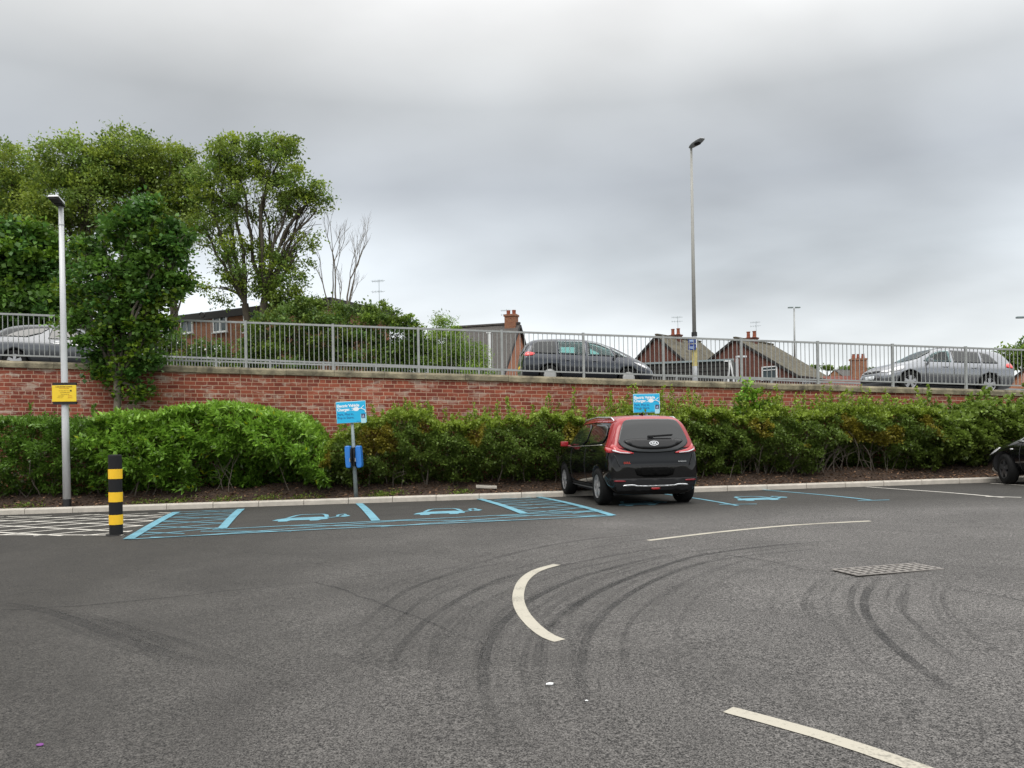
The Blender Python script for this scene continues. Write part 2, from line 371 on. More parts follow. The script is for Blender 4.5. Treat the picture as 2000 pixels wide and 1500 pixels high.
def clear_glass():
    m, N, L, p = new_mat('clear_window_glass'); g = N.new('ShaderNodeBsdfGlossy'); g.inputs['Roughness'].default_value = .03; g.inputs[0].default_value = (.9, .95, .95, 1)
    t = N.new('ShaderNodeBsdfTransparent'); t.inputs[0].default_value = (.62, .80, .78, 1)
    fr = N.new('ShaderNodeFresnel'); fr.inputs[0].default_value = 1.5; ms = N.new('ShaderNodeMixShader')
    L.new(fr.outputs[0], ms.inputs[0]); L.new(t.outputs[0], ms.inputs[1]); L.new(g.outputs[0], ms.inputs[2]); L.new(ms.outputs[0], N['Material Output'].inputs[0]); return m
M['glass_clear'] = clear_glass()
M['leaf_tree'] = leaf_mat('tree_leaf', (.235, .315, .062), trans=.45)
M['leaf_maple'] = leaf_mat('maple_leaf', (.085, .178, .034), .42)
M['leaf_laurel'] = leaf_mat('laurel_leaf', (.17, .34, .045), .3, .35, .5)
M['leaf_mixed'] = leaf_mat('hedge_leaf', (.150, .228, .042), .42, .35)
M['leaf_bush'] = leaf_mat('bush_leaf', (.135, .215, .048), .5, .38)

# ------------------------------------------------------------------ the ground, kerb, bed, upper road, hills
def sheet(name, xs, rows, fn, m, smooth=True):
    vs = [fn(x, t) for t in rows for x in xs]; n = len(xs)
    fs = [(j * n + i, j * n + i + 1, (j + 1) * n + i + 1, (j + 1) * n + i) for j in range(len(rows) - 1) for i in range(n - 1)]
    o = MB().add(vs, fs).build(name, m, smooth=smooth); return struct(o)
KA = 16.9
xs = [i * 1.0 for i in range(-48, 49)]
sheet('car_park_surface', xs, [i / 168 for i in range(169)], lambda x, t: (x, -25 + t * (KA + B * x + 25), gz(x, -25 + t * (KA + B * x + 25))), M['asphalt'])
def hill(x, y):
    d = y - 90; r = max(0, min(1, d / 520)); r = r * r * (3 - 2 * r)
    w = math.exp(-((x - 240) / 330) ** 2)
    return -1.5 + r * (14 + 16 * w + 3.0 * math.sin(x * .021) + 1.5 * math.sin(x * .06 + y * .01))
sheet('far_terrain', [-1600 + i * 40 for i in range(81)], [i * 30 for i in range(-20, 70)], lambda x, y: (x, y, hill(x, y)), M['grass'])

def kerb_y(x): return KA + B * x
def build_kerb():
    b = MB(); L0, gap = .915, .012; s = -30
    while s < 34:
        s1 = s + L0 - gap
        pts = []
        dz = rnd.uniform(-.003, .003); da = rnd.uniform(-.003, .003)
        for q in (s, s1):
            for (da2, h) in ((0, -.1), (0, .085), (.022, .115), (.135, .115), (.135, -.1)):
                p = S(q, KA + da + da2); p.z = gz(p.x, kerb_y(p.x)) + h + dz; pts.append(p)
        b.add(pts, [(0, 1, 6, 5), (1, 2, 7, 6), (2, 3, 8, 7), (3, 4, 9, 8), (0, 4, 3, 2, 1), (5, 6, 7, 8, 9)])
        s += L0
    return struct(fixnormals(b.build('kerb', M['kerb'])))
build_kerb()
def bed_z(x, a):
    k = max(0, min(1, (a - KA - .13) / 1.4)); k = k * k * (3 - 2 * k)
    return gz(x, kerb_y(x)) + .075 + .30 * k + .03 * math.sin(x * 2.1 + a * 3) * k + .015 * math.sin(x * 7.3 - a * 5)
sheet('bark_mulch_bed', [i * .12 for i in range(-240, 250)], [KA + .13 + i * .11 for i in range(22)], lambda x, a: (x, a + B * x, bed_z(x, a) + rnd.uniform(-.014, .014)), M['soil'])
# loose bark chips
def chips():
    n = 11000; xs = RNG.uniform(-13, 14, n); t = RNG.uniform(0, 1, n) ** 1.1; aa = KA + .17 + t * 1.3
    b = MB(); cols = []
    for x, a in zip(xs, aa):
        c = Vector((x, a + B * x, bed_z(x, a) + .016)); r = rnd.uniform(.012, .034); w = r * rnd.uniform(.3, .6)
        q = Matrix.Rotation(rnd.uniform(0, 6.3), 3, 'Z') @ Matrix.Rotation(rnd.uniform(-.7, .7), 3, 'X') @ Matrix.Rotation(rnd.uniform(-.5, .5), 3, 'Y')
        b.add([c + q @ Vector(p) for p in ((-r, -w, 0), (r, -w * .7, 0), (r * .9, w, .002), (-r * .8, w * .8, 0))], [(0, 1, 2, 3)])
        k = rnd.choice([.5, .8, 1, 1.3, 2.1, 3.2]) * rnd.uniform(.8, 1.2); cols += [(k, k * .96, k * .9)] * 4
    o = b.build('bark_chips', leaf_mat('bark_chip', (.105, .065, .042), .9, 0.0, .2))
    a = o.data.color_attributes.new('col', 'FLOAT_COLOR', 'POINT'); a.data.foreach_set('color', np.array([(*c, 1) for c in cols], dtype=np.float32).ravel())
    tag(o, 'loose brown bark chips scattered over the bed behind the kerb', 'bark chips', kind='stuff')
chips()
WA = 19.2                                    # front face of the retaining wall
sheet('upper_road', [i * 1.0 for i in range(-45, 46)], [WA + .3, 21.2, 21.21, 26.7, 31.4, 31.41, 33.0, 36.0, 60.0],
      lambda x, a: (x, a + B * x, (coping_top(x) - .10) if a < 21.205 else (upper_z(x, a) - (.0 if a < 33.5 else (.8 if a < 40 else 4.3)) - (.08 if 21.205 < a < 31.405 else 0.0))), M['tarmac_road'], smooth=False)

# ------------------------------------------------------------------ retaining wall
def build_wall():
    w = empty('brick_wall', S(0, WA, 0), TH, 'long red brick retaining wall with stone coping, stained with pale lime', 'wall')
    b = MB(); xs = [-32 + i * 2 for i in range(34)]
    vs = []
    for x in xs:
        X = x * math.cos(TH); zt = coping_top(X) - .16 - .0
        vs += [(x, 0, -1.0), (x, 0, zt), (x, .34, zt), (x, .34, -1)]
    fs = []
    for i in range(len(xs) - 1):
        o = i * 4; fs += [(o, o + 4, o + 5, o + 1), (o + 1, o + 5, o + 6, o + 2), (o + 2, o + 6, o + 7, o + 3)]
    b.add(vs, fs).build('brickwork', M['brick'], w)
    # coping stones, each a part
    s = -16.0; k = 0
    me_cache = None
    while s < 17:
        ln = 1.08 + rnd.uniform(-.12, .1); s1 = s + ln - .007; pts = []; dz = rnd.uniform(-.006, .006)
        for q in (s, s1):
            zt = coping_top(q * math.cos(TH)) + dz
            pts += [(q, -.055, zt - .158), (q, -.058, zt - .055), (q, -.03, zt - .012), (q, .05, zt + .0), (q, .36, zt + .004), (q, .39, zt - .05), (q, .39, zt - .158)]
        b = MB().add(pts, [(i, (i + 1) % 7, 7 + (i + 1) % 7, 7 + i) for i in range(7)] + [tuple(range(7)), tuple(range(13, 6, -1))])
        fixnormals(b.build('coping_stone', M['stone'], w)); s += ln
build_wall()

# ------------------------------------------------------------------ railings
def railing(a, s0, s1, bay, ztop_fn, h, npick, label, t=1.0, gap=.13):
    f = empty('metal_railing', S(s0, a, 0), TH, label, 'railing')
    c = math.cos(TH); n = int(round((s1 - s0) / bay))
    def zt(s): return ztop_fn((s0 + s) * c)
    post_me = None
    for i in range(n + 1):
        s = i * bay; z = zt(s)
        if post_me is None:
            b = MB().box((0, 0, -h / 2), (.056 * t, .056 * t, h + .01)); b.box((0, 0, .006), (.062 * t, .062 * t, .012))
            o = b.build('post', M['galv'], f); post_me = o.data
        else: o = link(bpy.data.objects.new('post', post_me), f)
        o.location = (s, 0, z + .005)
        if i == n: break
        b = MB(); e = .03 * t; z0, z1 = zt(s + e), zt(s + bay - e)
        b.bar((s + e, 0, z0 - .025), (s + bay - e, 0, z1 - .025), .045 * t, .045 * t)
        b.bar((s + e, 0, z0 - h + gap), (s + bay - e, 0, z1 - h + gap), .03 * t, .035 * t)
        for k in range(npick):
            q = s + bay * (k + 1) / (npick + 1); zz = zt(q)
            jit = rnd.uniform(-.004, .004)
            b.bar((q, 0, zz - .05), (q + jit, 0, zz - h + gap + .015), .014 * t, .014 * t)
        b.build('railing_panel', M['galv'], f)
    return f
BAYL = 2.03
def fence_s(px): p = PL(px, 700, WA + .15); return p.x / math.cos(TH)
s0 = fence_s(651)
railing(WA + .15, s0 - 7 * BAYL, s0 + 10 * BAYL, BAYL, lambda x: coping_top(x) + 1.10, 1.10, 17,
        'grey galvanised railing with upright bars, standing on the brick wall coping')
railing(31.2, fence_s(651) * 1.7 - 8 * 2.0 - 4, 26, 2.0, lambda x: road_z(x) + .90, .95, 17,
        'second metal railing, on the far side of the raised road', t=1.5)

# ------------------------------------------------------------------ cars
def evaluated(o, name, parent=None):
    dg = bpy.context.evaluated_depsgraph_get(); me = bpy.data.meshes.new_from_object(o.evaluated_get(dg))
    me.name = name; n = link(bpy.data.objects.new(name, me), parent)
    for p in me.polygons: p.use_smooth = True
    return n
def loft_body(st, paint, dark, arches, cuts=(), belt_in=.05, sub=2):
    """st: (x, zbottom, zbelt, ztop, wbottom, wmax, wbelt, wroof) from tail to nose; returns the finished mesh object"""
    def ring(t):
        x, zb, zs, zt, wb, wm, ws, wr = t
        zm = zb + .42 * (zs - zb); e = (zt - zs)
        r = [(0, zb), (wb * .6, zb), (wb, zb + .03), (wm, zm), (wm - .01, zs - .22 * (zs - zb)), (ws, zs),
             ((ws * .45 + wr * .55), zs + .52 * e), (wr, zs + .86 * e), (wr * .80, zs + .985 * e), (wr * .4, zt), (0, zt + .004)]
        full = [(x, y, z) for y, z in r] + [(x, -y, z) for y, z in r[-2:0:-1]]
        return full
    def inset(t, k, dx):
        x, zb, zs, zt, wb, wm, ws, wr = t; c = (zb + zt) / 2
        f = lambda z: c + (z - c) * k
        return (x + dx, f(zb), f(zs), f(zt), wb * k, wm * k, ws * k, wr * k)
    rings = [ring(inset(st[0], .55, -.012)), ring(inset(st[0], .93, -.008))] + [ring(t) for t in st] + [ring(inset(st[-1], .93, .008)), ring(inset(st[-1], .55, .012))]
    n = len(rings[0]); vs = [p for r in rings for p in r]; fs = []
    for i in range(len(rings) - 1):
        fs += [(i * n + k, i * n + (k + 1) % n, (i + 1) * n + (k + 1) % n, (i + 1) * n + k) for k in range(n)]
    fs += [tuple(range(n))[::-1], tuple((len(rings) - 1) * n + k for k in range(n))]
    o = MB().add(vs, fs).build('tmp', [paint, dark]); fixnormals(o)
    m = o.modifiers.new('s', 'SUBSURF'); m.levels = sub; m.render_levels = sub
    tmp = [o]
    def cutter(mb):
        c = fixnormals(mb.build('tmp', [dark])); tmp.append(c)
        b = o.modifiers.new('b', 'BOOLEAN'); b.object = c; b.operation = 'DIFFERENCE'; b.solver = 'EXACT'
        try: b.material_mode = 'TRANSFER'
        except Exception: pass
    for (x, z, r, w) in arches:
        for sgn in (-1, 1):
            mb = MB(); pr = []
            nseg = 28
            vs = [(x + r * math.cos(2 * math.pi * k / nseg), sgn * y, z + r * math.sin(2 * math.pi * k / nseg)) for y in (w - .30, w + .5) for k in range(nseg)]
            mb.add(vs, [(k, (k + 1) % nseg, nseg + (k + 1) % nseg, nseg + k) for k in range(nseg)] + [tuple(range(nseg)), tuple(range(2 * nseg - 1, nseg - 1, -1))])
            cutter(mb)
    for poly, axis in cuts:                    # window openings cut right through the cabin
        k = len(poly); vs = [((p[0], y, p[1]) if axis == 'Y' else (y, p[0], p[1])) for y in (-1.5, 1.5) for p in poly]
        cutter(MB().add(vs, [(i, (i + 1) % k, k + (i + 1) % k, k + i) for i in range(k)] + [tuple(range(k)), tuple(range(2 * k - 1, k - 1, -1))]))
    bpy.context.view_layer.update()
    res = evaluated(o, 'body')
    pre = None
    for t in tmp: bpy.data.objects.remove(t, do_unlink=True)
    return res
def bvh(o):
    me = o.data; return BVHTree.FromPolygons([v.co.copy() for v in me.vertices], [tuple(p.vertices) for p in me.polygons])
def refine(poly, n, lim=.07):                           # subdivide an outline, then fill it with a triangulated grid
    bm = bmesh.new(); vs = [bm.verts.new((p[0], p[1], 0)) for p in poly]; bm.faces.new(vs)
    bmesh.ops.triangulate(bm, faces=bm.faces)
    for _ in range(n): bmesh.ops.subdivide_edges(bm, edges=[e for e in bm.edges if e.calc_length() > lim], cuts=1, use_grid_fill=False); bmesh.ops.triangulate(bm, faces=[f for f in bm.faces if len(f.verts) > 3])
    v = [tuple(q.co[:2]) for q in bm.verts]; idx = {q: i for i, q in enumerate(bm.verts)}
    f = [tuple(idx[q] for q in fc.verts) for fc in bm.faces]; bm.free(); return v, f
def smooth_poly(poly, it=2):
    for _ in range(it):
        q = []
        for a, b in zip(poly, poly[1:] + poly[:1]):
            q += [(a[0] * .8 + b[0] * .2, a[1] * .8 + b[1] * .2), (a[0] * .2 + b[0] * .8, a[1] * .2 + b[1] * .8)]
        poly = q
    return poly
def panel(tree, poly, side, name, m, parent, off=.006, n=3, smooth=0, lim=.07):
    n += 1
    """an outline laid on the body, seen from side 'R' (rear), 'F' (front), +1 / -1 (left / right); 'T' top"""
    if smooth: poly = smooth_poly(poly, smooth)
    v, f = refine(poly, n, lim); out = []; last = 0
    for a, b in v:
        if side == 'R': o, d = Vector((-6, a, b)), Vector((1, 0, 0))
        elif side == 'F': o, d = Vector((6, a, b)), Vector((-1, 0, 0))
        elif side == 'T': o, d = Vector((a, b, 5)), Vector((0, 0, -1))
        else: o, d = Vector((a, side * 4, b)), Vector((0, -side, 0))
        h = tree.ray_cast(o, d)
        if h[0] is None: out.append(None); continue
        out.append(h[0] - d * off * 1.4)
    keep = [q for q in f if all(out[i] is not None for i in q)]
    used = sorted({i for q in keep for i in q}); mp = {i: k for k, i in enumerate(used)}
    if not keep: return None
    vs = [out[i] for i in used]; fs = [tuple(mp[i] for i in q) for q in keep]
    o = MB().add(vs, fs).build(name, m, parent, smooth=True)
    fixnormals(o); s = o.modifiers.new('solid', 'SOLIDIFY'); s.thickness = .004; s.offset = 0
    return o
def make_wheel(parent, x, y, r, w, rim, style, side):
    """tyre with a rim inside; side=+1 left"""
    mb = MB(); h = w / 2
    mb.lathe([(r * .64, -h), (r * .80, -h * 1.04), (r * .93, -h * 1.0), (r, -h * .72), (r, h * .72), (r * .93, h), (r * .80, h * 1.04), (r * .64, h)], 36, axis='Y')
    t = mb.build('wheel', M['tyre'], parent, smooth=True); t.location = (x, y, r)
    b = MB(); o = side * h
    b.lathe([(r * .66, -o * .9), (r * .655, o * .96), (r * .60, o * .9), (r * .585, o * .2)], 36, axis='Y')
    if style == 'cap':
        b.lathe([(r * .60, o * .85), (r * .45, o * 1.02), (r * .2, o * 1.05), (0.001, o * 1.05)], 24, axis='Y')
    else:
        n = style
        for k in range(n):
            a = 2 * math.pi * k / n + .3; q = Vector((math.cos(a), 0, math.sin(a))); tng = Vector((-math.sin(a), 0, math.cos(a)))
            w0, w1 = r * .10, r * .16; p0, p1 = q * r * .1, q * r * .62
            y1, y0 = o * .95, o * .6
            vs = [p0 + tng * w0 + Vector((0, y1, 0)), p0 - tng * w0 + Vector((0, y1, 0)), p1 - tng * w1 + Vector((0, y1 * .92, 0)), p1 + tng * w1 + Vector((0, y1 * .92, 0)),
                  p0 + tng * w0 + Vector((0, y0, 0)), p0 - tng * w0 + Vector((0, y0, 0)), p1 - tng * w1 + Vector((0, y0, 0)), p1 + tng * w1 + Vector((0, y0, 0))]
            b.add(vs, [(0, 1, 2, 3), (4, 7, 6, 5), (0, 4, 5, 1), (1, 5, 6, 2), (2, 6, 7, 3), (3, 7, 4, 0)])
        b.lathe([(r * .17, o * .5), (r * .17, o * .97), (0.001, o * .99)], 16, axis='Y')
    b.build('rim', rim, t)
    d = MB().lathe([(r * .60, o * .25), (0.001, o * .25)], 24, axis='Y').build('brake_disc', M['interior'], t)
def mirror(name_r, parent, x, y, z, m, side):
    b = MB(); b.box((x, side * (y + .09), z), (.09, .155, .105)); b.box((x, side * (y - .01), z - .04), (.05, .12, .03))
    o = b.build('door_mirror', m, parent); s = o.modifiers.new('s', 'BEVEL'); s.width = .042; s.segments = 4; s.limit_method = 'ANGLE'
    for q in o.data.polygons: q.use_smooth = True
    return o
def text_obj(txt, size, name, m, parent=None, bold=0.0, align='CENTER', space=1.0, extr=.001):
    cu = bpy.data.curves.new(name, 'FONT'); cu.body = txt; cu.size = size; cu.align_x = align; cu.align_y = 'CENTER'
    cu.extrude = extr; cu.offset = bold; cu.space_character = space; cu.resolution_u = 3
    o = bpy.data.objects.new('tmp_text', cu); link(o); bpy.context.view_layer.update()
    dg = bpy.context.evaluated_depsgraph_get(); me = bpy.data.meshes.new_from_object(o.evaluated_get(dg)); bpy.data.objects.remove(o, do_unlink=True)
    me.materials.clear(); me.materials.append(m)
    return link(bpy.data.objects.new(name, me), parent)

def place_car(root, rear_axle, heading, scale=1.0, slope=0.0, rear_x=0.0):
    """put the point rear_x on the car's axis at rear_axle"""
    root.rotation_euler = (0, -slope, heading); root.scale = (scale,) * 3
    root.location = rear_axle - Matrix.Rotation(heading, 3, 'Z') @ Vector((rear_x * scale, 0, 0)); return root

# --- two-tone black and red crossover, seen from behind
def red_roof_car():
    r = empty('parked_car', label='black boxy hatchback with red roof and rear pillars, parked nose in by the hedge', cat='car')
    st = [(-2.06, .34, .62, .78, .60, .70, .71, .64),
          (-2.04, .22, .78, .98, .70, .78, .775, .68),
          (-1.99, .20, .92, 1.13, .74, .82, .79, .68),
          (-1.92, .20, 1.02, 1.33, .76, .848, .785, .64),
          (-1.85, .20, 1.05, 1.53, .77, .862, .795, .61),
          (-1.74, .20, 1.07, 1.60, .77, .87, .80, .605),
          (-1.30, .20, 1.07, 1.625, .78, .872, .81, .62),
          (-.60, .20, 1.06, 1.63, .78, .872, .82, .63),
          (.20, .20, 1.04, 1.61, .78, .872, .825, .63),
          (.62, .20, 1.02, 1.56, .78, .872, .825, .62),
          (1.05, .20, 1.00, 1.25, .78, .872, .82, .65),
          (1.30, .20, .97, 1.08, .78, .872, .80, .67),
          (1.75, .20, .90, 1.00, .76, .86, .78, .62),
          (2.02, .22, .72, .84, .70, .80, .74, .55),
          (2.11, .34, .60, .68, .60, .70, .64, .45)]
    wh = (-1.41, 1.20); R = .335
    body = loft_body(st, M['black_car'], M['interior'], [(x, R, .385, .872) for x in wh], sub=3); body.parent = r; body.name = 'body'
    T = bvh(body)
    # roof skin: red from the rear pillars forward
    v = [(-1.86, -.62), (-1.86, .62), (-1.2, .66), (.3, .665), (.62, .62), (.62, -.62), (.3, -.665), (-1.2, -.66)]
    panel(T, [(-1.83, -.60), (-1.83, .60), (.60, .61), (.60, -.61)], 'T', 'roof', M['red_car'], r, .007, 4)
    for sgn in (-1, 1):
        panel(T, [(-1.70, 1.60), (-.6, 1.62), (.2, 1.60), (.75, 1.50), (.92, 1.38), (.68, 1.45), (.2, 1.505), (-.6, 1.52), (-1.40, 1.50), (-1.66, 1.49), (-1.82, 1.53)], sgn, 'roof_edge', M['red_car'], r, .008, 3)
        panel(T, smooth_poly([(-1.84, 1.54), (-1.60, 1.53), (-1.66, 1.36), (-1.76, 1.20), (-1.76, 1.06), (-1.82, 1.0), (-1.93, 1.01), (-1.925, 1.14), (-1.885, 1.34)], 1), sgn, 'rear_pillar', M['red_car'], r, .006, 5, lim=.035)
        panel(T, smooth_poly([(-1.56, 1.46), (-.58, 1.49), (-.58, 1.09), (-1.55, 1.12), (-1.68, 1.22)], 1), sgn, 'rear_side_window', M['glass_dark'], r, .012, 3)
        panel(T, smooth_poly([(-.50, 1.49), (.15, 1.475), (.55, 1.40), (1.00, 1.08), (.95, 1.05), (-.50, 1.085)], 1), sgn, 'front_side_window', M['glass_dark'], r, .012, 3)
        panel(T, [(-1.60, 1.088), (1.0, 1.03), (1.0, 1.042), (-1.60, 1.102)], sgn, 'window_trim', M['chrome'], r, .012, 3)
        for hx in (-1.02, .02): panel(T, smooth_poly([(hx - .09, 1.005), (hx + .09, 1.0), (hx + .09, .975), (hx - .09, .98)], 1), sgn, 'door_handle', M['black_car'], r, .022, 1)
        for dx in (-.54, .58): panel(T, [(dx, 1.03), (dx + .010, 1.03), (dx + .010, .32), (dx, .32)], sgn, 'door_gap', M['interior'], r, .004, 3)
        panel(T, [(-.86, .34), (.90, .34), (.86, .27), (-.82, .27)], sgn, 'sill_trim', M['black_plastic'], r, .016, 2)
        panel(T, [(-.80, .275), (.80, .275), (.74, .245), (-.74, .245)], sgn, 'sill_strip', M['alloy'], r, .03, 2)
        # lamp: a blade that runs from the pillar in under the glass, clear lens along its lower edge
        panel(T, smooth_poly([(sgn * .775, 1.12), (sgn * .705, 1.10), (sgn * .62, 1.015), (sgn * .37, .955), (sgn * .385, .932), (sgn * .60, .938), (sgn * .79, .985)], 1), 'R', 'tail_lamp', M['tail_red'], r, .020, 4)
        panel(T, [(sgn * .74, 1.015), (sgn * .62, .972), (sgn * .44, .950), (sgn * .45, .940), (sgn * .62, .952), (sgn * .75, .99)], 'R', 'tail_lamp_lens', M['lamp_clear'], r, .027, 3)
        panel(T, smooth_poly([(-2.04, .955), (-2.02, 1.03), (-1.84, 1.06), (-1.76, 1.045), (-1.88, .965)], 1), sgn, 'tail_lamp', M['tail_red'], r, .014, 2)
        panel(T, smooth_poly([(sgn * .74, .475), (sgn * .54, .468), (sgn * .54, .442), (sgn * .74, .445)], 1), 'R', 'bumper_reflector', M['reflector'], r, .022, 2)
    outer = [(0, 1.60), (.45, 1.595), (.575, 1.56), (.64, 1.42), (.70, 1.25), (.745, 1.10), (.72, 1.03), (0, 1.03)]
    pol = lambda q: q + [(-a, b) for a, b in q[::-1] if a > 0]
    panel(T, pol(outer), 'R', 'rear_surround', M['red_car'], r, .008, 7, lim=.03)
    glass = [(0, 1.555), (.40, 1.548), (.495, 1.51), (.56, 1.38), (.615, 1.22), (.635, 1.13), (.56, 1.045), (.38, .972), (0, .948)]
    panel(T, smooth_poly(pol(glass), 1), 'R', 'rear_window', M['glass_dark'], r, .020, 7, lim=.03)
    oval = [(0, 1.20), (.38, 1.195), (.50, 1.175), (.53, 1.145), (.44, 1.08), (.27, 1.025), (0, 1.01)]
    panel(T, smooth_poly(pol([(a * 1.035, 1.11 + (b - 1.11) * 1.10) for a, b in oval]), 1), 'R', 'tailgate_gap', M['interior'], r, .021, 4)
    panel(T, smooth_poly(pol(oval), 1), 'R', 'tailgate_panel', M['black_car'], r, .027, 4)
    # wiper
    b = MB(); hh = [T.ray_cast(Vector((-6, yy, zz)), Vector((1, 0, 0)))[0] for yy, zz in ((.02, 1.245), (-.36, 1.265))]; b.bar(hh[0] - Vector((.045, 0, 0)), hh[1] - Vector((.045, 0, 0)), .018, .020); b.box(hh[0] - Vector((.04, -.02, .005)), (.04, .10, .03)); b.build('rear_wiper', M['black_plastic'], r)
    # badge: white oval ring with lettering
    bd = MB(); n = 28
    vs = [(0, a * math.cos(2 * math.pi * k / n), b_ * math.sin(2 * math.pi * k / n)) for a, b_ in ((.085, .043), (.070, .032)) for k in range(n)]
    bd.add(vs, [(k, (k + 1) % n, n + (k + 1) % n, n + k) for k in range(n)])
    h = T.ray_cast(Vector((-6, 0, 1.115)), Vector((1, 0, 0)))[0]
    bo = bd.build('badge', M['chrome'], r); bo.location = (h.x - .048, 0, 1.115); bo.rotation_euler = (0, .33, 0)
    so = bo.modifiers.new('s', 'SOLIDIFY'); so.thickness = .006
    tx = text_obj('KIA', .058, 'badge_lettering', M['white_ink'], bo, .0015); tx.rotation_euler = (math.pi / 2, 0, -math.pi / 2); tx.location = (-.006, 0, 0)
    # tailgate lines, plate, bumper
    panel(T, [(-.64, .705), (.64, .705), (.64, .717), (-.64, .717)], 'R', 'tailgate_gap', M['interior'], r, .010, 3)
    for sgn in (-1, 1): panel(T, [(sgn * .64, .715), (sgn * .628, .715), (sgn * .705, .92), (sgn * .72, .92)], 'R', 'tailgate_gap', M['interior'], r, .010, 2)
    panel(T, smooth_poly([(-.37, .69), (.37, .69), (.31, .52), (-.31, .52)], 1), 'R', 'plate_recess', M['matt_black'], r, .012, 3)
    panel(T, [(-.26, .66), (.26, .66), (.26, .55), (-.26, .55)], 'R', 'number_plate', M['matt_black'], r, .022, 2)
    panel(T, [(-.80, .50), (.80, .50), (.78, .27), (-.78, .27)], 'R', 'lower_bumper', M['black_plastic'], r, .012, 3)
    panel(T, smooth_poly([(-.60, .375), (-.56, .395), (-.40, .40), (-.33, .375), (.33, .375), (.40, .40), (.56, .395), (.60, .375), (.56, .36), (.40, .372), (.33, .35), (-.33, .35), (-.40, .372), (-.56, .36)], 1), 'R', 'skid_trim', M['chrome'], r, .034, 3)
    panel(T, smooth_poly([(-.09, .335), (.09, .335), (.07, .295), (-.07, .295)], 1), 'R', 'fog_lamp', M['tail_red'], r, .03, 1)
    h = T.ray_cast(Vector((-6, .50, .775)), Vector((1, 0, 0)))[0]
    tx = text_obj('SOUL', .05, 'badge_lettering', M['red_ink'], r, .001); tx.rotation_euler = (math.pi / 2, 0, -math.pi / 2); tx.location = (h.x - .014, .50, .775)
    h = T.ray_cast(Vector((-6, -.50, .79)), Vector((1, 0, 0)))[0]
    tx = text_obj('ecoelectric', .034, 'badge_lettering', M['chrome'], r, .001); tx.rotation_euler = (math.pi / 2, 0, -math.pi / 2); tx.location = (h.x - .014, -.50, .79)
    # charging flap on the left rear wing is a plain disc line; roof rails; aerial fin; mirrors; wheels
    for sgn in (-1, 1):
        zz = lambda x: T.ray_cast(Vector((x, sgn * .585, 4)), Vector((0, 0, -1)))[0].z
        pts = [(-1.62, sgn * .585, zz(-1.62) + .0), (-1.45, sgn * .585, zz(-1.45) + .045), (-.6, sgn * .60, zz(-.6) + .052), (.25, sgn * .60, zz(.25) + .045), (.50, sgn * .585, zz(.5))]
        MB().tube(pts, [.012, .018, .018, .018, .012], 8).build('roof_rail', M['chrome'], r, smooth=True)
        mirror('m', r, .86, .84, 1.10, M['red_car'], sgn)
        for x in wh: make_wheel(r, x, sgn * .758, R, .215, M['alloy'], 5, sgn)
    f = MB().add([(-1.50, 0, 1.62), (-1.32, .025, 1.625), (-1.32, -.025, 1.625), (-1.47, .0, 1.685), (-1.44, 0, 1.68)], [(0, 1, 4, 3), (0, 3, 4, 2), (1, 2, 4), (0, 2, 1)]); f.build('aerial_fin', M['black_car'], r)
    u = MB(); u.box((0, 0, .24), (3.6, 1.3, .10)); u.build('underbody', M['interior'], r)
    return r, wh[0]
car1, rx = red_roof_car()
HEAD = math.radians(90 + 9)
pL = G(1166, 986)                              # where the rear left tyre meets the ground
ax = pL + Matrix.Rotation(HEAD, 3, 'Z') @ Vector((0, -.86, 0))
ax.z = gz(ax.x, ax.y) + .0
place_car(car1, ax, HEAD, 1.0, .0, rx); car1.scale = (1.02, 1.0, .985)

def side_car(label, paint, st, wheels, R, side_windows, rim, style, cuts, tails, extra=None, name='car', wmax=.88):
    r = empty(name, label=label, cat='car')
    cc = [(q, 'Y') for q in cuts]
    body = loft_body(st, paint, M['interior'], [(x, R, R + .055, wmax) for x in wheels], cc); body.parent = r; body.name = 'body'
    solid = loft_body(st, paint, M['interior'], []); T = bvh(solid); bpy.data.objects.remove(solid, do_unlink=True)
    for sgn in (-1, 1):
        for poly, kind in side_windows:
            panel(T, poly, sgn, 'side_window', M['glass_clear' if kind == 'clear' else 'glass_dark'], r, .006 if kind != 'clear' else .0, 3)
        for poly in tails: panel(T, smooth_poly(poly, 1), sgn, 'tail_lamp', M['tail_bright'], r, .012, 2)
        for x in wheels: make_wheel(r, x, sgn * (wmax - .12), R, .20, rim, style, sgn)
    MB().box(((wheels[0] + wheels[1]) / 2, 0, .25), (3.4, 1.3, .1)).build('underbody', M['interior'], r)
    if extra: extra(r, T)
    return r

